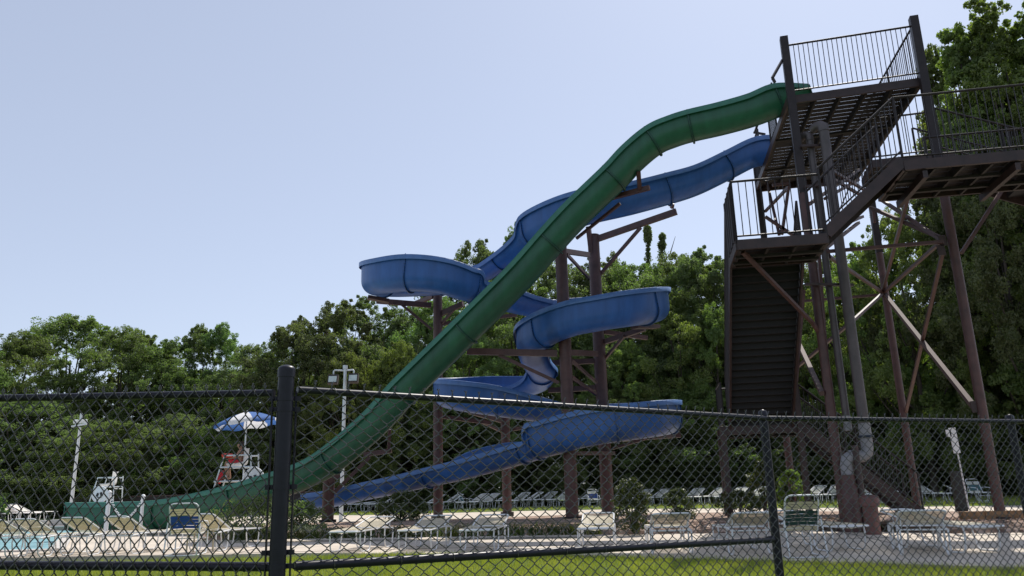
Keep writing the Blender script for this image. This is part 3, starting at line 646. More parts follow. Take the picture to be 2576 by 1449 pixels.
place(inst(low_c), 2322, 1394, 20, 'cream strap lounger with raised back near the capped pipe, between two flat loungers', FG)
for x, y, a, lb in ((862, 1384, 14, 'flat cream lounger with a blue tie, nearest to the big fence post'), (1040, 1381, 9, 'flat cream lounger in the middle of three beside the daylilies'),
                    (1198, 1382, 9, 'flat cream lounger, rightmost of three beside the daylilies'), (1500, 1380, 8, 'flat cream lounger standing alone near the middle of the deck'),
                    (2150, 1380, -18, 'flat cream lounger right of the green banded chair'), (2490, 1385, -15, 'flat cream lounger with a blue tie at the right edge')):
    o = place(inst(flat_c), x, y+8, a+180, lb, FG); fd = Vector((math.sin(R(a+180)), math.cos(R(a+180)), 0)); o.location = o.location-fd*1.2
gc = make_chair(M['strapc'], M['strapg']); place(gc, 2022, 1402, 2, 'high backed cream chair with a dark green band, right of the leaning fence post', sc=.95)
bc = make_chair(M['strapc'], M['strapb']); place(bc, 462, 1398, -8, 'high backed cream chair with a blue band at the front left', sc=1.04)
# side table
st_ = thing('side_table', 'small cream slatted side table beside the blue banded chair', 'side table'); q = MB()
for k in range(6): q.box((0, -.2+k*.08, .45), (.5, .066, .02))
q.build('table_top', M['strapc'], st_)
for sx in (-1, 1):
    for sy in (-1, 1): q = MB(); q.tube([(sx*.2, sy*.17, .44), (sx*.21, sy*.18, 0)], .02, 8); q.build('leg', M['strapc'], st_)
pp = PZ(502, 1390, 0); st_.location = (pp.x, pp.y, 0)
# blue ties
for o, s in ((bpy.data.objects[FGn], 1) for FGn in []): pass
def tie(x, y, Y, label):
    p = P(x, y, Y); t = thing('cloth_tie', label, 'cloth', loc=p); q = MB(); q.tube([p+Vector((-.05, 0, 0)), p+Vector((.05, .01, 0))], .024, 10); q.build('wrap', M['strapb'], t)
# rear row
RG = 'white strap loungers in the rear row'
ords = ['first', 'second', 'third', 'fourth', 'fifth', 'sixth', 'seventh', 'eighth', 'ninth', 'tenth', 'eleventh', 'twelfth', 'thirteenth', 'fourteenth', 'fifteenth', 'sixteenth', 'seventeenth', 'eighteenth', 'nineteenth', 'twentieth', 'twenty first', 'twenty second', 'twenty third', 'twenty fourth', 'twenty fifth']
rear = [(905, 1287, 0), (950, 1287, 0), (978, 1286, 1), (1086, 1284, 1), (1128, 1283, 1), (1196, 1282, 1), (1228, 1281, 1), (1262, 1279.5, 1), (1300, 1278, 1), (1335, 1277, 1), (1378, 1276, 1), (1412, 1275.5, 1), (1470, 1274, 1),
        (1562, 1273, 1), (1610, 1272.5, 1), (1655, 1272, 1), (1744, 1271, 1), (1795, 1270.5, 1), (1848, 1270, 1), (1900, 1269, 1), (2050, 1268, 1), (2100, 1267, 1), (2180, 1266, 1), (2232, 1266, 0)]
for i, (x, y, up) in enumerate(rear):
    place(inst(up_w if up else flat_w), x+random.uniform(-5, 5), y+random.uniform(-.5, .5), -128+random.uniform(-14, 14), 'white strap lounger with %s back, %s from the left in the rear row' % ('raised' if up else 'flat', ords[i]), RG, sc=1.12)
place(inst(up_w), 2340, 1263, 160, 'white strap lounger facing the pool just right of the stair foot', RG); place(inst(up_w), 2420, 1262, 115, 'white strap lounger behind the leaning black and white rod', RG)
wc = make_chair(M['strapw'], M['strapb']); place(wc, 1493, 1277, 178, 'white chair with a blue band in the rear row near the central column')
wc2 = make_chair(M['strapw'], M['strapt']); place(wc2, 1165, 1283, 105, 'white chair with a teal band in the rear row, seen from the side')
wc3 = make_chair(M['strapw'], M['strapt']); place(wc3, 2462, 1265, 175, 'white chair with a dark teal band beside the rightmost tower leg', sc=1.05)
wc4 = make_chair(M['strapw'], M['strapb']); place(wc4, 1020, 1284, -60, 'white chair with a blue seat left of the round shrub')
# far left clutter across the pool
CG = 'loungers and chairs on the far side of the pool'
far = [(12, 1305, 70), (45, 1300, 20), (75, 1304, -120), (105, 1299, 60), (140, 1297, 100), (170, 1296, -100), (205, 1294, 150), (30, 1315, 100), (65, 1312, 30)]
fl_ = ['beside the left edge', 'second from the left edge', 'turned towards the pool near the left', 'turned right, fourth from the left edge', 'below the lamp pole, left one', 'below the lamp pole, right one', 'beside the green slide end', 'nearest the pool at the left edge', 'nearest the pool, right one of two']
for i, (x, y, a) in enumerate(far): place(inst(up_w), x, y, a, 'white lounger across the pool, '+fl_[i], CG, sc=1.25)
for i, (x, y, a) in enumerate(((85, 1291, 170), (165, 1290, 190), (222, 1290, 150))):
    o = copy_tree(wc2 if i % 2 else wc); place(o, x, y, a, 'white chair across the pool, %s of three' % ('left', 'middle', 'right')[i], CG, sc=1.15)
# ------------------------------------------------ white posts with chain
YP = 25.2
posts = []
for x, yt, yb, nm in ((266, 1236, 1333, 'thicker left'), (353, 1246, 1328, 'thinner right')):
    p = P(x, yb, YP); p.z = 0; zt = P(x, yt, YP).z; t = thing('barrier_post', nm+' white post with ball top in front of the green slide end', 'post', loc=p)
    q = MB(); q.tube([p, Vector((p.x, p.y, zt-.08))], .065 if x < 300 else .05, 14); q.build('shaft', M['white'], t)
    q = MB(); c = Vector((p.x, p.y, zt-.03)); q.tube([c+Vector((0, 0, -.06)), c+Vector((0, 0, -.03)), c, c+Vector((0, 0, .04)), c+Vector((0, 0, .06))], [.03, .065, .075, .05, .01], 14); q.build('ball_cap', M['white'], t)
    posts.append(Vector((p.x, p.y, zt-.12)))
q = MB(); n = 26
for k in range(n):
    u = (k+.5)/n; c = posts[0].lerp(posts[1], u)-Vector((0, 0, .62*4*u*(1-u)))
    pts = [c+Vector((math.cos(a)*.045, 0 if k % 2 else math.sin(a)*.026, math.sin(a)*.026 if k % 2 else 0)) for a in [2*math.pi*j/10 for j in range(10)]]
    q.tube(pts, .013, 5, closed=True)
tag(q.build('barrier_chain', M['white']), 'white plastic chain hanging between the two white posts', 'chain')
# ------------------------------------------------ lamp poles
lp = thing('light_pole', 'slim white lamp pole on the far left with a flat lamp head', 'light pole'); Yl = 48; b = vpos(187, 1200, Yl); zt = P(202, 1075, Yl).z; lp.location = b
q = MB(); q.tube([b, Z(b, zt)], [.11, .075], 12); q.build('pole', M['white'], lp)
q = MB(); q.bar(Z(b, zt)+Vector((-.5, 0, .06)), Z(b, zt)+Vector((.42, 0, .2)), .18, .1); q.build('arm', M['alu'], lp)
for dx in (-.3, 0, .27):
    q = MB(); c = Z(b, zt+.36)+Vector((dx, 0, 0)); q.box(c, (.2, .22, .2), M3=Matrix.Rotation(.3, 3, 'X')); q.tube([c-Vector((0, 0, .25)), c], .03, 6); q.build('lamp_head', M['alu'], lp)
q = MB(); q.tube([Z(b, zt+.3), Z(b, zt+.85)], .08, 8); q.build('sensor', M['alu'], lp)
Yf = 33; b = vpos(862, 1150, Yf); zt = P(866, 925, Yf).z; fp = thing('floodlight_pole', 'grey pole with two square floodlights beside the green slide', 'light pole', loc=b)
q = MB(); q.tube([b, Z(b, zt)], [.085, .065], 14); q.tube([Z(b, zt-.05), Z(b, zt+.1)], .1, 12); q.build('pole', M['alu'], fp)
for s, (xx, yy) in ((-1, (838, 955)), (1, (889, 952))):
    c = P(xx, yy, Yf-.05); q = MB(); q.tube([Z(b, zt-.12), Vector((c.x-s*.04, Yf, zt-.1)), Vector((c.x, Yf, zt-.14)), Vector((c.x, Yf, c.z+.2))], .035, 8); q.build('arm', M['alu'], fp)
    q = MB(); Q = Matrix.Rotation(R(-18), 3, 'X'); q.box(c, (.42, .2, .4), M3=Q); h = q.build('lamp_head', M['wallb'], fp)
    q = MB(); q.box(c+Q@Vector((0, -.105, -.02)), (.34, .012, .27), M3=Q); q.build('lens', mat('floodlight_glass', (.55, .62, .58), .15), h)
# right leaning rod with white board
Yr = 22.5; a0 = P(2438, 1282, Yr); a1 = P(2392, 1078, Yr); rod = thing('rescue_pole', 'leaning pole, black below and white above, right of the tower stairs', 'pole', loc=(a0.x, a0.y, 0))
q = MB(); q.tube([a0, P(2408, 1135, Yr)], .022, 8); q.build('shaft', M['white'], rod)
q = MB(); q.bar(P(2408, 1140, Yr), P(2394, 1076, Yr), .19, .03, up=(0, 1, 0)); q.box(P(2386, 1090, Yr), (.14, .03, .2)); q.build('panel', M['white'], rod)
cl = thing('dark_post', 'dark square post leaning behind the white rod, right of the stair foot', 'post', loc=(a0.x, a0.y+.3, 0)); q = MB(); b0 = P(2420, 1286, Yr+.4); q.bar(Vector((b0.x, b0.y, 0)), P(2404, 1185, Yr+.4), .26, .2, up=(0, 1, 0)); q.build('post', M['black'], cl)
# ------------------------------------------------ lifeguard stands
def lg_stand(label, cx, Y, ybase, yseat, sc_w, disc=True, occupied=False, face=-1):
    """side-on aluminium lifeguard chair facing -X"""
    b = vpos(cx, ybase, Y); zs_ = P(cx, yseat, Y).z; t = thing('lifeguard_chair', label, 'lifeguard chair', loc=b)
    W = .42; L = 1.05*sc_w; f = face; fd_ = .5 if occupied else .72
    def X(dx, dy, z): return Vector((b.x+dx*f, b.y+dy, z))
    for sy in (-1, 1):
        q = MB(); q.tube([X(L*.95, sy*W, 0), X(L*.42, sy*W, zs_+.02), X(L*.3, sy*W, zs_+.42), X(-L*.62, sy*W, zs_+.42)], .028, 8); q.build('front_leg', M['alu'], t)
        q = MB(); q.tube([X(-L*.75, sy*W, 0), X(-L*.62, sy*W, zs_+.5)], .028, 8); q.build('rear_leg', M['alu'], t)
        q = MB(); q.tube([X(L*.42, sy*W, zs_), X(-L*.6, sy*W, zs_)], .028, 8); q.build('seat_rail', M['alu'], t)
        q = MB(); q.tube([X(L*.62, sy*W, zs_-fd_), X(-L*.68, sy*W, zs_-fd_)], .028, 8); q.build('side_rail', M['alu'], t)
    q = MB(); q.box(X(L*.15, 0, zs_-fd_), (L*.95, W*2, .035)); q.build('footrest', M['alu'], t)
    for k in range(4):
        z = (zs_-.9)*(k+.6)/4.2; s = z/zs_; q = MB(); q.box(X(L*(.95-.53*s), 0, z), (.09, W*2, .03)); q.build('rung', M['alu'], t)
    q = MB(); q.tube([X(-L*.75, -W, .3), X(-L*.75, W, .3)], .02, 6); q.tube([X(-L*.65, -W, zs_-.1), X(-L*.65, W, zs_-.1)], .02, 6); q.build('cross_bar', M['alu'], t)
    # tub seat
    rows_ = []
    for k in range(9):
        s = k/8; px_, pz = (.3-.62*min(1, s*1.6), .05+max(0, s-.45)*1.15) if True else 0
        if s > .45: px_ = -.32-.06*(s-.45)
        rows_.append([X(px_, yy, zs_+pz+.1*abs(yy/.26)**3*(1 if s < .9 else .4)) for yy in np.linspace(-.26, .26, 9)])
    q = MB(); q.grid(rows_); q.grid([[p+Vector((-f*.0, 0, -.025)) for p in r_] for r_ in rows_], flip=True); q.build('tub_seat', M['plastic'], t)
    if disc:
        # round spoked wheel on the back legs, with a dark printed mark
        c = X(-L*.8, -W-.12, zs_-.42) if occupied else X(0, -W-.12, zs_-.36); rad = .36
        rim = [c+Vector((math.cos(a)*rad, 0, math.sin(a)*rad)) for a in [2*math.pi*k/28 for k in range(28)]]
        q = MB(); q.tube(rim, .03, 8, closed=True); q.add([c+Vector((0, -.05, 0))]+rim, [(0, (k+1) % 28+1, k+1) for k in range(28)], True); q.add([c+Vector((0, .05, 0))]+rim, [(0, k+1, (k+1) % 28+1) for k in range(28)], True)
        wh = q.build('wheel', M['plastic'], t)
        q = MB()
        for (dx, dz, ww, hh, rt) in ((-.1, .0, .1, .16, .3), (.08, .02, .1, .2, -.3), (0, -.12, .2, .035, 0)):
            q.box(c+Vector((dx, -.056, dz)), (ww, .012, hh), M3=Matrix.Rotation(rt, 3, 'Y'))
        q.build('wheel_mark', M['black'], wh)
    return t, b, zs_, X
lg1 = lg_stand('aluminium lifeguard chair with a guard sitting in it under the umbrella', 588, 29.5, 1290, 1176, 1.0, occupied=True)
lg2 = lg_stand('empty aluminium lifeguard chair with a round white wheel on the far left', 262, 38, 1290, 1225, .8)
# umbrella
t, b, zs_, X = lg1; uY = 29.3; ub = P(612, 1200, uY); top = P(609, 1037, uY); um = thing('umbrella', 'blue and white sun umbrella shading the lifeguard chair', 'umbrella', loc=(ub.x, ub.y, zs_-.9))
q = MB(); q.tube([Vector((ub.x, ub.y, zs_-.9)), Vector((ub.x, ub.y, top.z))], .028, 10); q.build('pole', M['white'], um)
ce = Vector((ub.x, ub.y, top.z)); tilt = Matrix.Rotation(R(-7), 3, 'Y'); rad = 1.2
for k in range(8):
    rows_ = []
    for i in range(7):
        s = i/6; r_ = []
        for j in range(7):
            a = 2*math.pi*(k+j/6)/8+1.25; rr_ = rad*s*(1-.05*math.sin(math.pi*j/6)); z = -.4*s**1.6 - .02*math.sin(math.pi*j/6)*s
            r_.append(ce+tilt@Vector((math.cos(a)*rr_, math.sin(a)*rr_, z)))
        rows_.append(r_)
    last = rows_[-1]; rows_.append([p+Vector((0, 0, -.1-.03*math.sin(j*1.05))) for j, p in enumerate(last)])
    q = MB(); q.grid(rows_); q.build('canopy_panel', M['umbb'] if k % 2 else M['umbw'], um)
q = MB()
for k in range(8):
    a = 2*math.pi*k/8+1.25; q.tube([ce-Vector((0, 0, .05)), ce+tilt@Vector((math.cos(a)*rad*.97, math.sin(a)*rad*.97, -.4))], .008, 5)
q.tube([ce, ce+Vector((0, 0, .07))], [.03, .015], 8); q.build('ribs', M['white'], um)
# lifeguard
def skin_obj(name, nodes, edges, m_, parent, sub=2, root=0):
    me = bpy.data.meshes.new(name); me.from_pydata([n[0] for n in nodes], edges, []); me.materials.append(m_)
    o = bpy.data.objects.new(name, me); COL.objects.link(o); o.parent = parent
    md = o.modifiers.new('skin', 'SKIN'); md.use_smooth_shade = True
    if not me.skin_vertices:
        bpy.context.view_layer.objects.active = o; o.select_set(True); bpy.ops.mesh.customdata_skin_add(); o.select_set(False)
    for i, n in enumerate(nodes):
        sv = me.skin_vertices[0].data[i]; rr_ = n[1] if isinstance(n[1], tuple) else (n[1], n[1]); sv.radius = rr_; sv.use_root = (i == root)
    s = o.modifiers.new('sub', 'SUBSURF'); s.levels = sub; s.render_levels = sub
    return o
def sitting(root, f=-1):
    """seat at local z 0; faces f*X; y is left/right"""
    N = []; E = []
    def nd(x, y, z, r_, par=None):
        N.append(((x*f, y, z), r_)); i = len(N)-1
        if par is not None: E.append((par, i))
        return i
    pel = nd(-.12, 0, .13, (.15, .12)); wa = nd(-.15, 0, .28, (.13, .1), pel); chs = nd(-.14, 0, .47, (.155, .11), wa); nk = nd(-.11, 0, .585, (.065, .065), chs); n2 = nd(-.085, 0, .635, (.056, .056), nk)
    hd = nd(-.05, 0, .725, (.088, .1), n2); h2 = nd(-.055, 0, .82, (.085, .095), hd)
    for s in (-1, 1):
        sh = nd(-.13, s*.17, .53, .06, chs); el = nd(-.02, s*.24, .3, .043, sh); wr = nd(.2, s*.2, .26, .03, el)
        pm = nd(.27, s*.19, .25, (.038, .02), wr)
        for k in range(4): a = nd(.31, s*(.165+.018*k), .245, .011, pm); nd(.35-.006*abs(k-1.5), s*(.16+.02*k), .23, .009, a)
        a = nd(.27, s*.14, .255, .012, pm); nd(.3, s*.125, .245, .01, a)
        hp = nd(-.08, s*.1, .1, .1, pel); kn = nd(.36, s*.15, .14, .062, hp); cf = nd(.36, s*.15, -.1, .06, kn); an = nd(.29, s*.14, -.38, .038, cf)
        hl = nd(.27, s*.14, -.44, .04, an); ft = nd(.4, s*.15, -.455, .038, hl); nd(.49, s*.15, -.46, .028, ft)
    body = skin_obj('body', N, E, M['skin'], root)
    # face details as part of the head: nose, ears, eyes
    q = MB(); q.world = False
    for (x, y, z, r_) in ((.036, 0, .75, .02), (-.06, .08, .75, .022), (-.06, -.08, .75, .022)):
        q.tube([(x*f, y, z+.02), (x*f, y, z), (x*f, y, z-.02)], [r_*.5, r_, r_*.6], 8)
    q.build('nose_and_ears', M['skin'], root)
    q = MB(); q.world = False
    for s in (-1, 1): q.box((.026*f, s*.03, .775), (.012, .02, .01))
    q.box((.026*f, 0, .705), (.012, .04, .008)); q.build('eyes_and_mouth', M['hair'], root)
    N2 = [((-.085*f, 0, .8), (.095, .1)), ((-.085*f, 0, .86), (.088, .095)), ((-.13*f, 0, .73), (.06, .07))]
    skin_obj('hair', N2, [(0, 1), (0, 2)], M['hair'], root)
    # shorts
    N3 = []; E3 = []
    N3.append(((-.12*f, 0, .14), (.2, .17))); N3.append(((-.14*f, 0, .22), (.185, .15))); E3.append((0, 1))
    for s in (-1, 1):
        N3.append(((-.05*f, s*.1, .12), (.15, .15))); i = len(N3)-1; E3.append((0, i)); N3.append(((.15*f, s*.13, .14), (.14, .135))); E3.append((i, i+1)); N3.append(((.31*f, s*.15, .145), (.125, .12))); E3.append((i+1, i+2))
    skin_obj('red_shorts', N3, E3, M['red'], root)
    q = MB(); q.world = False; q.tube([(-.03*f, 0, .33), (-.0*f, -.05, .45), (-.1*f, -.13, .585), (-.2*f, -.09, .58), (-.27*f, .0, .45)], .012, 6); q.build('strap', M['black'], root)
    return root
person = thing('person', 'shirtless lifeguard in red shorts with a dark strap, sitting and facing left', 'person', loc=Vector((b.x+.02, b.y, zs_+.06)))
sitting(person)
pw = person.location
tb = thing('rescue_tube', 'red foam rescue tube held across the lap of the guard', 'rescue tube', loc=pw+Vector((-.3, -.24, .36)))
q = MB(); c = tb.location; q.tube([c+Vector((-.2, 0, .02)), c+Vector((-.17, 0, .02)), c+Vector((.16, .03, .0)), c+Vector((.19, .03, .0))], [.05, .08, .08, .05], 12); q.build('foam', M['redfoam'], tb)
rb = thing('red_bag', 'red cloth bag hanging at the foot end of the occupied lifeguard chair', 'bag', loc=P(553, 1205, 29.2)); q = MB(); c = rb.location
q.tube([c+Vector((.1, 0, .3)), c+Vector((.02, 0, .1)), c+Vector((-.05, 0, -.05)), c+Vector((-.06, 0, -.16))], [.04, .08, .12, .09], 12); q.build('cloth', M['red'], rb)
# ================================================================== BLACK CHAIN LINK FENCE
FZ0 = -.32
pPost = P(712, 1000, 4.0); pL = P(-230, 1003, 4.2); q2 = P(1925, 1052, 6.15); q3 = P(2563, 1060, 7.3); q4 = P(3300, 1075, 9.2)
def mid(x, y, Y): return P(x, y, Y)
def wire_panel(name, A0, B0, zb, pw_, ph, root, flipsign=1, r_=.0026):
    """A0,B0: top corners of mesh (3D). pickets zigzag and interlock"""
    A0, B0 = Vector(A0), Vector(B0); L = Vector((B0.x-A0.x, B0.y-A0.y, 0)).length; n = int(L/(pw_/2)); d = Vector((B0.x-A0.x, B0.y-A0.y, 0)).normalized(); nrm = Vector((-d.y, d.x, 0))
    vs = []; fs = []; hw = pw_/2; m_ = int((A0.z-zb)/(ph/2))
    base = 0
    V = []; F = []
    for i in range(n):
        x0 = i*hw; zt = A0.z+(B0.z-A0.z)*(x0/L); pts = []
        ov = .004
        for j in range(m_+1):
            right = (j+i) % 2; s = x0+(hw+ov if right else -ov); z = zt-j*ph/2; dep = (.0045 if right else -.0045)
            c = A0+d*s; c = Vector((c.x, c.y, z))
            if j == 0:
                # twisted barb pokes up above the last knuckle
                for (ds, dz) in (((-.010 if right else .010), .032), (0, .016)): e = c+d*ds; pts.append((e.x+nrm.x*dep, e.y+nrm.y*dep, z+dz))
            sg = 1 if right else -1
            pts.append((c.x+nrm.x*dep-d.x*sg*.004, c.y+nrm.y*dep-d.y*sg*.004, z+ph*.05)); pts.append((c.x-nrm.x*dep-d.x*sg*.004, c.y-nrm.y*dep-d.y*sg*.004, z-ph*.05))
        a = np.array(pts); t = np.gradient(a, axis=0); t /= np.linalg.norm(t, axis=1)[:, None]
        nn = np.array((nrm.x, nrm.y, 0)); b1 = np.cross(t, nn); b1 /= np.linalg.norm(b1, axis=1)[:, None]; b2 = np.cross(b1, t)
        ringv = np.stack([a+(b1*math.cos(h)+b2*math.sin(h))*r_ for h in (0, math.pi*.4, math.pi*.8, math.pi*1.2, math.pi*1.6)], axis=1).reshape(-1, 3)
        V.append(ringv); np_ = len(a); idx = np.arange(np_-1)[:, None]*5+np.arange(5)[None, :]; nx = np.arange(np_-1)[:, None]*5+((np.arange(5)+1) % 5)[None, :]
        F.append(np.stack([idx, nx, nx+5, idx+5], axis=2).reshape(-1, 4)+base); base += len(ringv)
    V = np.concatenate(V); F = np.concatenate(F)
    off = np.array(root.location); me = bpy.data.meshes.new(name); me.vertices.add(len(V)); me.vertices.foreach_set('co', (V-off).ravel())
    me.loops.add(F.size); me.loops.foreach_set('vertex_index', F.ravel().astype(np.int32)); me.polygons.add(len(F)); me.polygons.foreach_set('loop_start', np.arange(0, F.size, 4, dtype=np.int32)); me.polygons.foreach_set('loop_total', np.full(len(F), 4, dtype=np.int32))
    me.polygons.foreach_set('use_smooth', np.ones(len(F), bool)); me.materials.append(M['fencewire']); me.update(); o = bpy.data.objects.new(name, me); COL.objects.link(o); o.parent = root; return o
tp = thing('terminal_post', 'thick black fence post with domed cap in the foreground', 'fence post', loc=(pPost.x, pPost.y, FZ0))
zc = P(721, 930, 4.0).z; bx = Vector((P(713, 1100, 4.0).x, 4.0, 0))
q = MB(); q.tube([Z(bx, FZ0), Z(bx, zc)], .0405, 28); q.build('post', M['fence'], tp)
q = MB(); h = .045; q.tube([Z(bx, zc-.04), Z(bx, zc-.005)]+[Z(bx, zc+h*.55*math.sin(a)) for a in np.linspace(0, 1.5, 6)], [.0445, .0445]+[.0435*math.cos(a)+.001 for a in np.linspace(0, 1.5, 6)], 28); q.build('domed_cap', M['fence'], tp)
for yy in (1003, 1030, 1225, 1390, 1425):
    z = P(712, yy, 4.0).z; q = MB(); q.tube([Z(bx, z-.012), Z(bx, z+.012)], .0435, 28); q.box(Z(bx, z)+Vector((-.055, .0, 0)), (.05, .012, .024)); q.box(Z(bx, z)+Vector((.052, .02, 0)), (.045, .012, .024)); q.tube([Z(bx, z)+Vector((-.06, -.016, 0)), Z(bx, z)+Vector((-.06, .012, 0))], .006, 8); q.build('tension_band', M['fence'], tp)
fl_root = thing('chain_link_fence', 'left black chain link panel with tight wires, running off the left edge', 'fence', loc=(pL.x, pL.y, FZ0))
topL0 = P(-230, 1006, 4.25); topL1 = P(690, 989, 4.02); midL0 = P(-230, 1421, 4.25); midL1 = P(690, 1426, 4.02)
q = MB(); q.tube([topL0, topL1], .0195, 16); q.build('top_rail', M['fence'], fl_root)
q = MB(); q.tube([midL0, midL1], .0225, 16); q.build('middle_rail', M['fence'], fl_root)
q = MB(); a = P(688, 980, 4.0); q.bar(Vector((a.x, a.y-.01, a.z)), Vector((P(684, 1225, 4.0).x, a.y-.01, FZ0+.05)), .018, .006, up=(1, 0, 0)); q.build('tension_bar', M['fence'], fl_root)
wire_panel('wire_mesh', topL0+Vector((0, -.022, .018)), topL1+Vector((-.01, -.022, .018)), FZ0+.03, .064, .086, fl_root, r_=.0034)
fr_root = thing('chain_link_fence', 'right black chain link fence of wide diamonds receding to the right edge', 'fence', loc=(pPost.x+.1, pPost.y, FZ0))
t0 = P(748, 981, 4.05); 
q = MB(); q.tube([t0, q2], .0195, 16); q.tube([q2, q3, q4], .019, 16); q.build('top_rail', M['fence'], fr_root)
m0 = P(742, 1424, 4.03); m1 = P(1945, 1357, 6.12); q = MB(); q.tube([m0, m1], .0225, 16); q.build('middle_rail', M['fence'], fr_root)
q = MB(); q.tube([m1-Vector((.07, .03, 0)), m1], .026, 14); q.build('rail_end', M['fence'], fr_root)
q = MB(); a = P(746, 985, 4.03); b = P(740, 1300, 4.03); q.bar(a, Vector((b.x, b.y, FZ0+.05)), .018, .006, up=(1, 0, 0)); q.build('tension_bar', M['fence'], fr_root)
for (c, x_, yt, nm, rr_) in ((q2, 1928, 1040, 'line_post', .033), (q3, 2563, 1050, 'line_post', .033)):
    Yc = c.y+.03; top_ = P(x_-8, yt, Yc); lo = P(x_+28, 1449, Yc); bb = Vector((P(x_+12, 1240, Yc).x, Yc, 0))
    q = MB(); q.tube([Z(bb, -.4), Z(bb, top_.z)], rr_, 18); q.build(nm, M['fence'], fr_root)
    q = MB(); q.tube([Z(bb, top_.z-.02), Z(bb, top_.z+.015), Z(bb, top_.z+.03)], [rr_*1.1, rr_*1.05, .01], 18); q.build('post_cap', M['fence'], fr_root)
zb = FZ0-.1
wire_panel('wire_mesh', t0+Vector((.01, -.022, .02)), q2+Vector((-.0, -.022, .02)), zb, .092, .074, fr_root, r_=.0031)
wire_panel('wire_mesh', q2+Vector((.02, -.022, .02)), q3+Vector((-.0, -.022, .02)), zb, .088, .074, fr_root, r_=.0031)
wire_panel('wire_mesh', q3+Vector((.02, -.022, .02)), q4+Vector((-.0, -.022, .02)), zb, .088, .074, fr_root, r_=.0031)
for root_, a_, b_, n_, rr_ in ((fl_root, topL0, topL1, 9, .0215), (fl_root, midL0, midL1, 8, .0245), (fr_root, t0, q2, 12, .0215), (fr_root, m0, m1, 10, .0245), (fr_root, q2, q3, 9, .021)):
    for k in range(n_):
        u_ = (k+.5+random.uniform(-.15, .15))/n_; c = a_.lerp(b_, u_); dd = (b_-a_).normalized(); pts = [c+dd*(.012*j/9)+Vector((-dd.y*math.cos(j*.7), dd.x*math.cos(j*.7), math.sin(j*.7)))*rr_ for j in range(10)]
        q = MB(); q.tube(pts, .0022, 5); q.build('tie_wire', M['fencewire'], root_)
# ================================================================== GRASS
def quads_mesh(name, V, m_, smooth=False):
    n = len(V)//4; F = np.arange(n*4, dtype=np.int32); me = bpy.data.meshes.new(name); me.vertices.add(len(V)); me.vertices.foreach_set('co', V.astype(np.float32).ravel())
    me.loops.add(n*4); me.loops.foreach_set('vertex_index', F); me.polygons.add(n); me.polygons.foreach_set('loop_start', np.arange(0, n*4, 4, dtype=np.int32)); me.polygons.foreach_set('loop_total', np.full(n, 4, dtype=np.int32))
    for mm in (m_ if isinstance(m_, list) else [m_]): me.materials.append(mm)
    me.update(); return me
def inpoly(x, y, poly):
    c = np.zeros(len(x), bool); j = len(poly)-1
    for i in range(len(poly)):
        xi, yi = poly[i]; xj, yj = poly[j]; cond = ((yi > y) != (yj > y)) & (x < (xj-xi)*(y-yi)/(yj-yi+1e-12)+xi); c ^= cond; j = i
    return c
front_line = sorted([(p.x, p.y) for p in fr]); flx = [p[0] for p in front_line]; fly = [p[1] for p in front_line]
def grass(name, n, xr, yr, hgt, wdt, label, cond=None, z=0.0, m_=None):
    x = RNG.uniform(*xr, n); y = RNG.uniform(*yr, n)
    if cond is not None: k = cond(x, y); x = x[k]; y = y[k]
    n = len(x); a = RNG.uniform(0, 6.28, n); h = hgt*RNG.uniform(.5, 1.3, n); lean = RNG.uniform(.1, .9, n)*h; la = RNG.uniform(0, 6.28, n); wq = wdt*RNG.uniform(.6, 1.2, n)
    dx, dy = np.cos(a)*wq, np.sin(a)*wq; lx, ly = np.cos(la)*lean, np.sin(la)*lean
    zz = np.interp(y, ys, [gz(q_) for q_ in ys]) if z == 0.0 else np.full(n, z)
    V = np.stack([np.stack([x-dx, y-dy, zz], 1), np.stack([x+dx, y+dy, zz], 1), np.stack([x+lx+dx*.2, y+ly+dy*.2, zz+h], 1), np.stack([x+lx-dx*.2, y+ly-dy*.2, zz+h], 1)], 1).reshape(-1, 3)
    o = bpy.data.objects.new(name, quads_mesh(name, V, m_ or M['grassb'])); COL.objects.link(o); return tag(o, label, 'grass', kind='stuff')
grass('front_grass', 200000, (-12, 12), (6.5, 15.5), .085, .0045, 'strip of sunlit lawn grass between the fence and the deck', cond=lambda x, y: (y < np.interp(x, flx, fly)-.0+.05*np.sin(x*9)) & (np.abs(x) < y*.75+1) & (y > 7.6+0*x))
grass('rear_grass', 26000, (-26, 40), (30, 47), .11, .02, 'short grass behind the rear row of loungers', z=.006, cond=lambda x, y: y > np.interp(x, [-14, -8, 0, 6, 12, 19, 30, 60], [46, 41.5, 41.5, 40, 35, 31.5, 30, 40]))
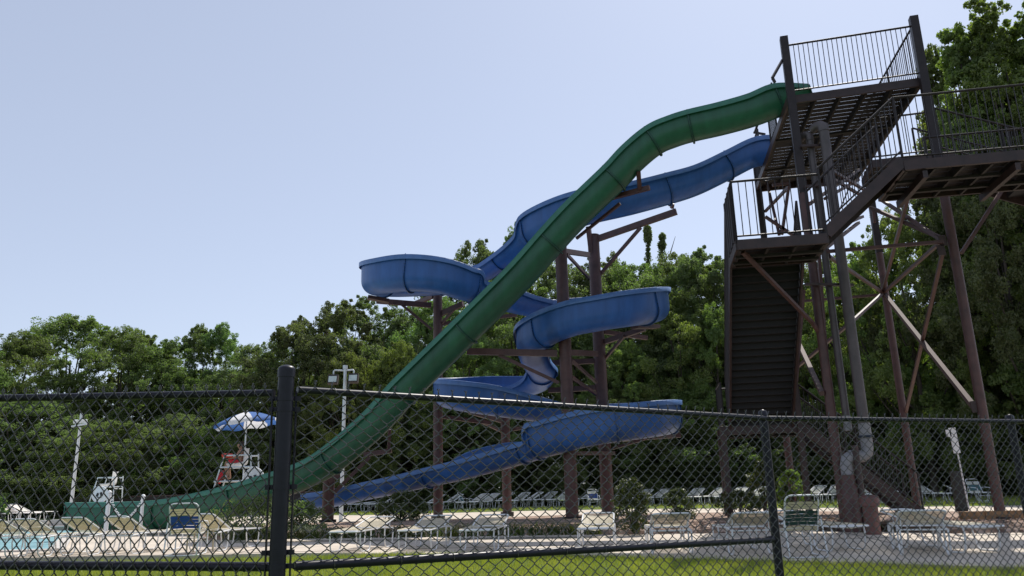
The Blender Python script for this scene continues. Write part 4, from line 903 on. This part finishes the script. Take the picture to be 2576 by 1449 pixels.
# ================================================================== TREES
def leaf_quads(C, rad, n, size, flat=.35, squash=.85):
    """leaves scattered in clumps C (k,3) of radius rad (k)"""
    k = RNG.integers(0, len(C), n); v = RNG.normal(size=(n, 3)); v /= np.linalg.norm(v, axis=1)[:, None]; r_ = rad[k]*RNG.uniform(.25, 1, n)**.55
    v[:, 2] *= squash; p = C[k]+v*r_[:, None]; nr = v*.7+RNG.normal(size=(n, 3))*.75+np.array((0, 0, flat)); nr /= np.linalg.norm(nr, axis=1)[:, None]
    t = np.cross(nr, RNG.normal(size=(n, 3))); t /= np.linalg.norm(t, axis=1)[:, None]; b = np.cross(nr, t); s = size*RNG.uniform(.55, 1.25, n)[:, None]
    V = np.stack([p-t*s*.62, p-b*s*.36+t*s*.05, p+t*s*.62+nr*s*.12, p+b*s*.36+t*s*.05], 1); return V.reshape(-1, 3)
def crown_mesh(kind, h, r_, n, size, ncl=60, zb=.2, m_='leafd', lump=.22, spire=False):
    """crown of height h (local z 0..h) and radius r_, foliage in clumps"""
    C = []; rd = []; n = int(n*8) if h > 10 else n; size = size*.35 if h > 10 else size
    for i in range(ncl):
        z = zb+(1-zb)*RNG.uniform(0, 1)**.9; prof = (math.sin(math.pi*min(1, (z-zb)/(1-zb)*.82+.16)))**.7 if not spire else max(.12, (1-z)**.75*1.1)
        a = RNG.uniform(0, 6.28); rr_ = r_*prof*(RNG.uniform(.35, 1)**.6 if h < 10 else RNG.uniform(.3, 1)**.4); C.append((math.cos(a)*rr_, math.sin(a)*rr_, z*h)); rd.append(r_*lump*RNG.uniform(.6, 1.35)*(.75 if z > .85 else 1))
    for i in range(5):
        a = RNG.uniform(0, 6.28); C.append((math.cos(a)*r_*.18*i/2, math.sin(a)*r_*.18*i/2, h*(RNG.uniform(.9, 1.05) if spire else RNG.uniform(.84, .98)))); rd.append(r_*lump*(RNG.uniform(.4, .75) if spire else 1))
    C = np.array(C); rd = np.array(rd)
    if h > 10:                                        # every clump breaks up into smaller sprays
        k = np.repeat(np.arange(len(C)), 9); v = RNG.normal(size=(len(k), 3)); v /= np.linalg.norm(v, axis=1)[:, None]; v[:, 2] *= .8
        C2 = C[k]+v*(rd[k]*RNG.uniform(.45, 1.15, len(k)))[:, None]; r2 = rd[k]*RNG.uniform(.2, .48, len(k))
        V = leaf_quads(np.concatenate([C2, C]), np.concatenate([r2, rd*.8]), n, size)
    else: V = leaf_quads(C, rd, n, size)
    return quads_mesh('crown_'+kind, V, M[m_]), C
def limb_mesh(C, h, zb, tr, r_):
    q = MB(); q.world = False; top = h*.8; pts = [(0, 0, -.3), (RNG.uniform(-.1, .1), RNG.uniform(-.1, .1), top*.3), (RNG.uniform(-.3, .3), RNG.uniform(-.3, .3), top*.65), (RNG.uniform(-.4, .4), RNG.uniform(-.4, .4), top)]
    q.tube(pts, [tr, tr*.8, tr*.5, tr*.15], 9)
    for i in range(min(16, len(C))):
        c = C[i]; z0 = c[2]*RNG.uniform(.45, .7); s = min(1, z0/top); f0 = np.array((np.interp(z0, [p[2] for p in pts], [p[0] for p in pts]), np.interp(z0, [p[2] for p in pts], [p[1] for p in pts]), z0))
        m1 = f0*.5+c*.5+np.array((0, 0, -.04*h)); q.tube([f0, m1, c], [tr*.35*(1-s*.5), tr*.2, tr*.06], 6)
    me = q.build('trunk', M['bark']).data; bpy.data.objects.remove([o for o in bpy.data.objects if o.data == me][0]); return me
protos = []
for i, (kd, hh, rr_, n_, sz, nc, zb_, mm, lp_, sp_) in enumerate([
    ('broad', 1, .42, 15000, .021, 130, .08, 'leafd', .15, False), ('broad2', 1, .38, 15000, .021, 120, .08, 'leafm', .15, False), ('tall', 1, .27, 13000, .02, 90, .12, 'leafm', .2, False),
    ('open', 1, .36, 13000, .022, 90, .22, 'leafd', .16, False), ('light', 1, .36, 14000, .022, 110, .1, 'leafy', .16, False), ('round', 1, .46, 15000, .022, 140, .03, 'leafm', .14, False), ('airy', 1, .22, 9000, .021, 120, .03, 'leafy', .15, True)]):
    S = 14.0; me, C = crown_mesh(kd, S*hh, S*rr_, n_, S*sz, nc, zb_, mm, lp_, sp_); tr = limb_mesh(C, S, zb_, .28, S*rr_); protos.append((me, tr, S))
TG = 'trees along the back of the pool grounds'
def tree(kind, x, ytop, Y, label, name='broadleaf_tree', wide=1.0, leafmat=None, base=0, group=TG):
    top = P(x, ytop, Y); me, tr, S = protos[kind]; H = (top.z-base)/(1.02 if x > 2250 else 1.04 if name == 'broadleaf_tree' else 1.03); s = H/S
    t = thing(name, label, 'tree', loc=(top.x, Y, base), group=group); t.scale = (s*wide, s*wide, s); t.rotation_euler = (0, 0, random.random()*6.28)
    for nm, d_ in (('crown', me), ('trunk', tr)):
        o = bpy.data.objects.new(nm, d_); COL.objects.link(o); o.parent = t
        if nm == 'crown' and leafmat: o.material_slots[0].link = 'OBJECT'; o.material_slots[0].material = M[leafmat]
    return t
TL = [ # kind, x, ytop, Y, wide, label
 (5, -90, 860, 57, 1.0, 'broad mid green tree half outside the left edge'), (5, 60, 838, 61, 1.0, 'rounded dark tree at the far left, above the lamp pole'), (5, 200, 795, 65, 1.15, 'highest domed tree on the left skyline'),
 (5, 330, 826, 64, 1.0, 'tree on the skyline just right of the high left dome'), (1, 430, 848, 63, .95, 'dark tree on the skyline left of the two thin tips'), (2, 508, 812, 65, .8, 'narrow dark tree, left one of two thin tips above the umbrella'),
 (2, 563, 808, 64, .8, 'narrow dark tree, right one of two thin tips above the umbrella'), (0, 640, 862, 62, .9, 'low dark tree in the dip left of the big fence post'), (1, 715, 848, 57, .9, 'mid green tree right behind the big fence post'),
 (3, 770, 800, 56, 1.0, 'open branched tree above the floodlight pole, left one'), (3, 850, 755, 55, .95, 'tall open tree above the floodlight pole'), (3, 935, 745, 57, .9, 'dark open tree left of the left slide loop underside'), (0, 1030, 765, 59, .9, 'dark tree under the left slide loop'),
 (1, 1110, 745, 57, .9, 'tree between the left column and the green slide'), (3, 1190, 603, 69, .7, 'tall tree whose round top shows between left loop and green slide'), (3, 1330, 545, 73, .6, 'very tall tree whose tip peeks over the blue slide bend'),
 (1, 1290, 690, 57, 1, 'tree behind the green slide middle'), (0, 1420, 660, 59, 1, 'tree left of the two central columns'), (3, 1515, 636, 63, .9, 'open crowned tree just right of the rear central column'), (1, 1590, 655, 59, .9, 'mid green tree left of the vine covered stem'),
 (0, 1700, 640, 61, .9, 'dark tree right of the vine covered stem'), (3, 1755, 628, 57, .85, 'open tree with light tips left of the stairs'), (4, 1700, 720, 54, .9, 'light green feathery tree right of the right slide loop'), (1, 1800, 650, 57, .9, 'tree directly left of the tower stairs'),
 (4, 880, 880, 51, .75, 'light green tree low behind the floodlight pole'), (4, 1010, 850, 52, .8, 'light green tree behind the left column'), (5, 1180, 830, 53, .8, 'bushy tree below the green slide bend'), (4, 1560, 850, 53, .85, 'light green tree behind the right slide loop'),
 (5, 1900, 690, 56, .8, 'bushy tree hidden behind the stair underside'), (4, 2080, 640, 52, .85, 'yellow green tree seen through the tower legs, left one'), (4, 2160, 600, 48, .7, 'yellow green tree seen through the tower legs, right one'), (4, 1790, 760, 52, .7, 'light tree left of the stairs below the skyline'),
 (6, 2335, 112, 48, .62, 'tall tree just behind the top platform right post'), (6, 2400, 62, 44, .8, 'tall pointed tree on the right, left one of two peaks'), (6, 2462, 22, 43, .8, 'tallest tree on the right skyline'), (6, 2550, 42, 43, .9, 'tall tree cut by the right edge'), (6, 2505, 200, 50, .9, 'fuller tree filling in behind the two tallest peaks at the right'), (6, 2380, 270, 49, .9, 'lower tree filling in behind the walkway railing at the right'),
 (3, 2330, 470, 46, .7, 'dark tree behind the right tower leg'), (3, 2480, 420, 41, .75, 'dense tree under the high walkway at the right'), (3, 2650, 300, 40, .8, 'dense tree mostly outside the right edge'), (4, 2240, 520, 45, .65, 'yellow green tree between the middle and right tower legs')]
lm = {1: None}
for (k, x, yt, Y, wd, lb) in TL: tree(k, x, yt, Y, lb, wide=wd)
# understorey: bushes in front of the trunks (individually countable, low)
UG = 'bushes below the trees at the back'
for i in range(34):
    x = -120+i*82+random.uniform(-25, 25); Y = np.interp(x, [0, 900, 1500, 2000, 2576], [54, 53, 52, 49, 46])+random.uniform(0, 3); yt = np.interp(x, [0, 700, 1200, 1800, 2300, 2576], [1040, 1070, 1030, 1020, 950, 900])+random.uniform(-50, 60)
    lb_ = 'dark leafy bush at the foot of the trees, %s from the left' % (ords+['twenty sixth', 'twenty seventh', 'twenty eighth', 'twenty ninth', 'thirtieth', 'thirty first', 'thirty second', 'thirty third', 'thirty fourth'])[i]
    t = tree(5, x, yt, Y, lb_, name='bush', wide=1.5+random.random()*.5, leafmat=random.choice(['leafd', 'leafd', 'leafm']), group=UG); t['category'] = 'bush'
# deep wood behind : one leafy mass
V = []
for (x0, x1, Y, y0, n_) in ((-300, 420, 69, 905, 9000), (380, 760, 69, 925, 6000), (700, 1150, 69, 860, 8000), (1100, 1900, 69, 770, 13000), (1850, 2250, 60, 740, 8000), (2200, 2950, 58, 600, 18000)):
    xs_ = RNG.uniform(x0, x1, n_); tv = RNG.uniform(0, 1, n_)**.8
    A = np.array([P(x0, 1250, Y), P(x1, 1250, Y)]); pxx = A[0, 0]+(A[1, 0]-A[0, 0])*(xs_-x0)/(x1-x0); ztop = P((x0+x1)/2, y0, Y).z
    C = np.stack([pxx, Y+RNG.uniform(-2, 2, n_), tv*ztop*(.85+.15*np.sin(pxx*.35))], 1); V.append(leaf_quads(C, np.full(n_, .5), n_*3, .4))
o = bpy.data.objects.new('far_wood', quads_mesh('far_wood', np.concatenate(V), M['leafd'])); COL.objects.link(o); tag(o, 'deep shaded wood closing the gaps behind the trees', 'wood', kind='stuff')
# vine covered dead stems
def vine_stem(label, x0, x1, yt, Y, lean, n_, fork=False):
    b = vpos(x0, 1100, Y); top = P(x1, yt, Y); t = thing('dead_tree', label, 'dead tree', loc=(b.x, b.y, 0))
    q = MB(); mm_ = (b+top)/2; pts = [Z(b, 0), Vector((mm_.x-.2, Y, top.z*.5)), top-Vector((lean*.4, 0, 1.2)), top]; q.tube(pts, [.28, .2, .1, .03], 9)
    if fork:
        for (dx, dz, s) in ((1.1, .6, .2), (1.9, -.2, 1.2), (-.6, -.5, .9)): c = top-Vector((0, 0, 2.2+s)); q.tube([c, c+Vector((dx*.5, 0, .7)), c+Vector((dx, 0, 1.6+dz))], [.07, .05, .015], 6)
    q.build('trunk', M['bark'], t)
    C = np.array([pts[2]*(1-s)+pts[3]*s if k_ else pts[1]*(1-s)+pts[2]*s for k_ in (0, 1) for s in np.linspace(0, 1, 26)])-np.array(t.location)
    V = leaf_quads(C, RNG.uniform(.18, .42, len(C)), n_, .14); o = bpy.data.objects.new('vine', quads_mesh('vine', V, M['leafm'])); COL.objects.link(o); o.parent = t
vine_stem('dead stem thickly wrapped in vines, left of the pair on the skyline', 1632, 1628, 572, 63, 0, 9000)
vine_stem('thinner dead stem with a bare forked branch, right of the vine wrapped one', 1655, 1666, 590, 63, .3, 6500, fork=True)
# ================================================================== SHRUBS AND PLANTS
def shrub(name, label, x, yb, yt, wpx, Y, n_, size, m_='leafs', spire=False, ncl=40, zb=.02, lump=.25, base=BEDZ):
    b = P(x, yb, Y); top = P(x, yt, Y); H = top.z-base; rad = wpx/2*Y/FPX; t = thing(name, label, 'shrub', loc=(b.x, Y, base))
    me, C = crown_mesh('shrub', H, rad, n_, size, ncl, zb, m_, lump, spire); o = bpy.data.objects.new('foliage', me); COL.objects.link(o); o.parent = t
    q = MB(); q.world = False
    for i in range(7): c = C[i]; q.tube([(0, 0, 0), (c[0]*.4, c[1]*.4, c[2]*.5), tuple(c)], [.025, .015, .006], 5)
    q.build('stems', M['bark'], t); return t
shrub('conifer_shrub', 'upright conical evergreen shrub between deck and rear column', 1592, 1330, 1205, 90, 19.3, 6000, .05, spire=False, zb=.02, lump=.3, ncl=60, base=.1)
shrub('round_shrub', 'small round evergreen shrub right of the conical one', 1706, 1292, 1234, 84, 21.5, 4500, .05, lump=.28)
shrub('round_shrub', 'low spreading green bush under the end of the blue slide', 1012, 1292, 1243, 118, 25.5, 5000, .06, lump=.26)
shrub('sparse_shrub', 'sparse open shrub right of the small round one', 1860, 1300, 1238, 110, 20.5, 2200, .05, lump=.2, zb=.3)
shrub('young_tree', 'yellow green young tree behind the leaning fence post', 1925, 1290, 1160, 80, 23.5, 3600, .06, m_='leafs', lump=.26, zb=.15)
shrub('young_tree', 'yellow green young tree left of the tower legs', 1998, 1290, 1185, 75, 24.0, 3200, .06, m_='leafy', lump=.26, zb=.15)
shrub('dark_shrub', 'dark dense shrub beneath the lower green slide', 650, 1335, 1262, 260, 22.5, 7000, .06, m_='leafd', lump=.24, base=.05)
shrub('dark_shrub', 'dark shrub at the foot of the short column left of the blue slide end', 770, 1330, 1268, 110, 22.5, 3500, .06, m_='leafd', lump=.26, base=.05)
shrub('thin_shrub', 'small shrub at the far left edge beside the pool', 2, 1300, 1248, 30, 30, 1500, .07, m_='leafy', base=0)
def lily(label, x, y, Y, n_, h_):
    b = P(x, y, Y); base = .06; t = thing('daylily_clump', label, 'plant', loc=(b.x, b.y, base), group='clumps of strappy leaves along the front of the mulch bed'); q = MB(); q.world = False
    for i in range(n_):
        a = random.random()*6.28; ox, oy = random.gauss(0, .12), random.gauss(0, .1); L = h_*random.uniform(.6, 1.15); rows_ = []
        for k in range(5):
            s = k/4; ra = L*.75*s**1.4; z = L*(s-.42*s*s*1.1); wd = .013*(1-s*.85); px_ = ox+math.cos(a)*ra; py_ = oy+math.sin(a)*ra
            rows_.append([Vector((px_-math.sin(a)*wd, py_+math.cos(a)*wd, z)), Vector((px_+math.sin(a)*wd, py_-math.cos(a)*wd, z))])
        q.grid(rows_, smooth=False)
    q.build('leaves', M['leafs'], t); return t
for i, (x, y) in enumerate(((755, 1345), (790, 1338), (835, 1340), (880, 1335), (925, 1334), (968, 1330), (1010, 1330), (1052, 1331), (1095, 1334), (1140, 1336), (1190, 1338), (1240, 1338), (1290, 1338), (1340, 1337), (1390, 1337), (1440, 1336), (1490, 1337), (600, 1346), (640, 1346), (680, 1347), (720, 1348))):
    Y = np.interp(x, [600, 1500], [20.6, 18.9]); lily('strappy leaved clump at the bed edge, about %s of the way along the deck' % ('%s twentieths' % (['eleven', 'twelve', 'thirteen', 'fourteen', 'fifteen', 'sixteen', 'seventeen', 'eighteen', 'nineteen', 'twenty'][0])) if False else 'strappy leaved clump at the front edge of the mulch bed', x, y, Y, 75, .55)
# low brown wall on the left behind the lifeguard chairs and distant wall
a = P(180, 1262, 52); b = P(640, 1245, 50); wl = thing('low_wall', 'long low dark brown timber wall behind the lifeguard chairs', 'wall', loc=(a.x, a.y, 0)); q = MB(); q.bar(Vector((a.x, a.y, .6)), Vector((b.x+4, b.y, .6)), .25, 1.25); q.build('boards', M['wallb'], wl)
q = MB(); q.bar(Vector((a.x, a.y, 1.26)), Vector((b.x+4, b.y, 1.26)), .34, .07); q.build('cap', M['brown'], wl)
rk = thing('stone_edging', 'pale rough stone edging across the pool on the left', 'stone edging', loc=(-34, 37, 0)); 
for k in range(60):
    q = MB(); q.box((-46+k*.5+random.uniform(-.05, .05), 36.5+random.uniform(-.1, .1), .14), (.44, .3, .26+random.random()*.06), M3=Matrix.Rotation(random.uniform(-.1, .1), 3, 'Z')); q.build('stone', M['coping'], rk)
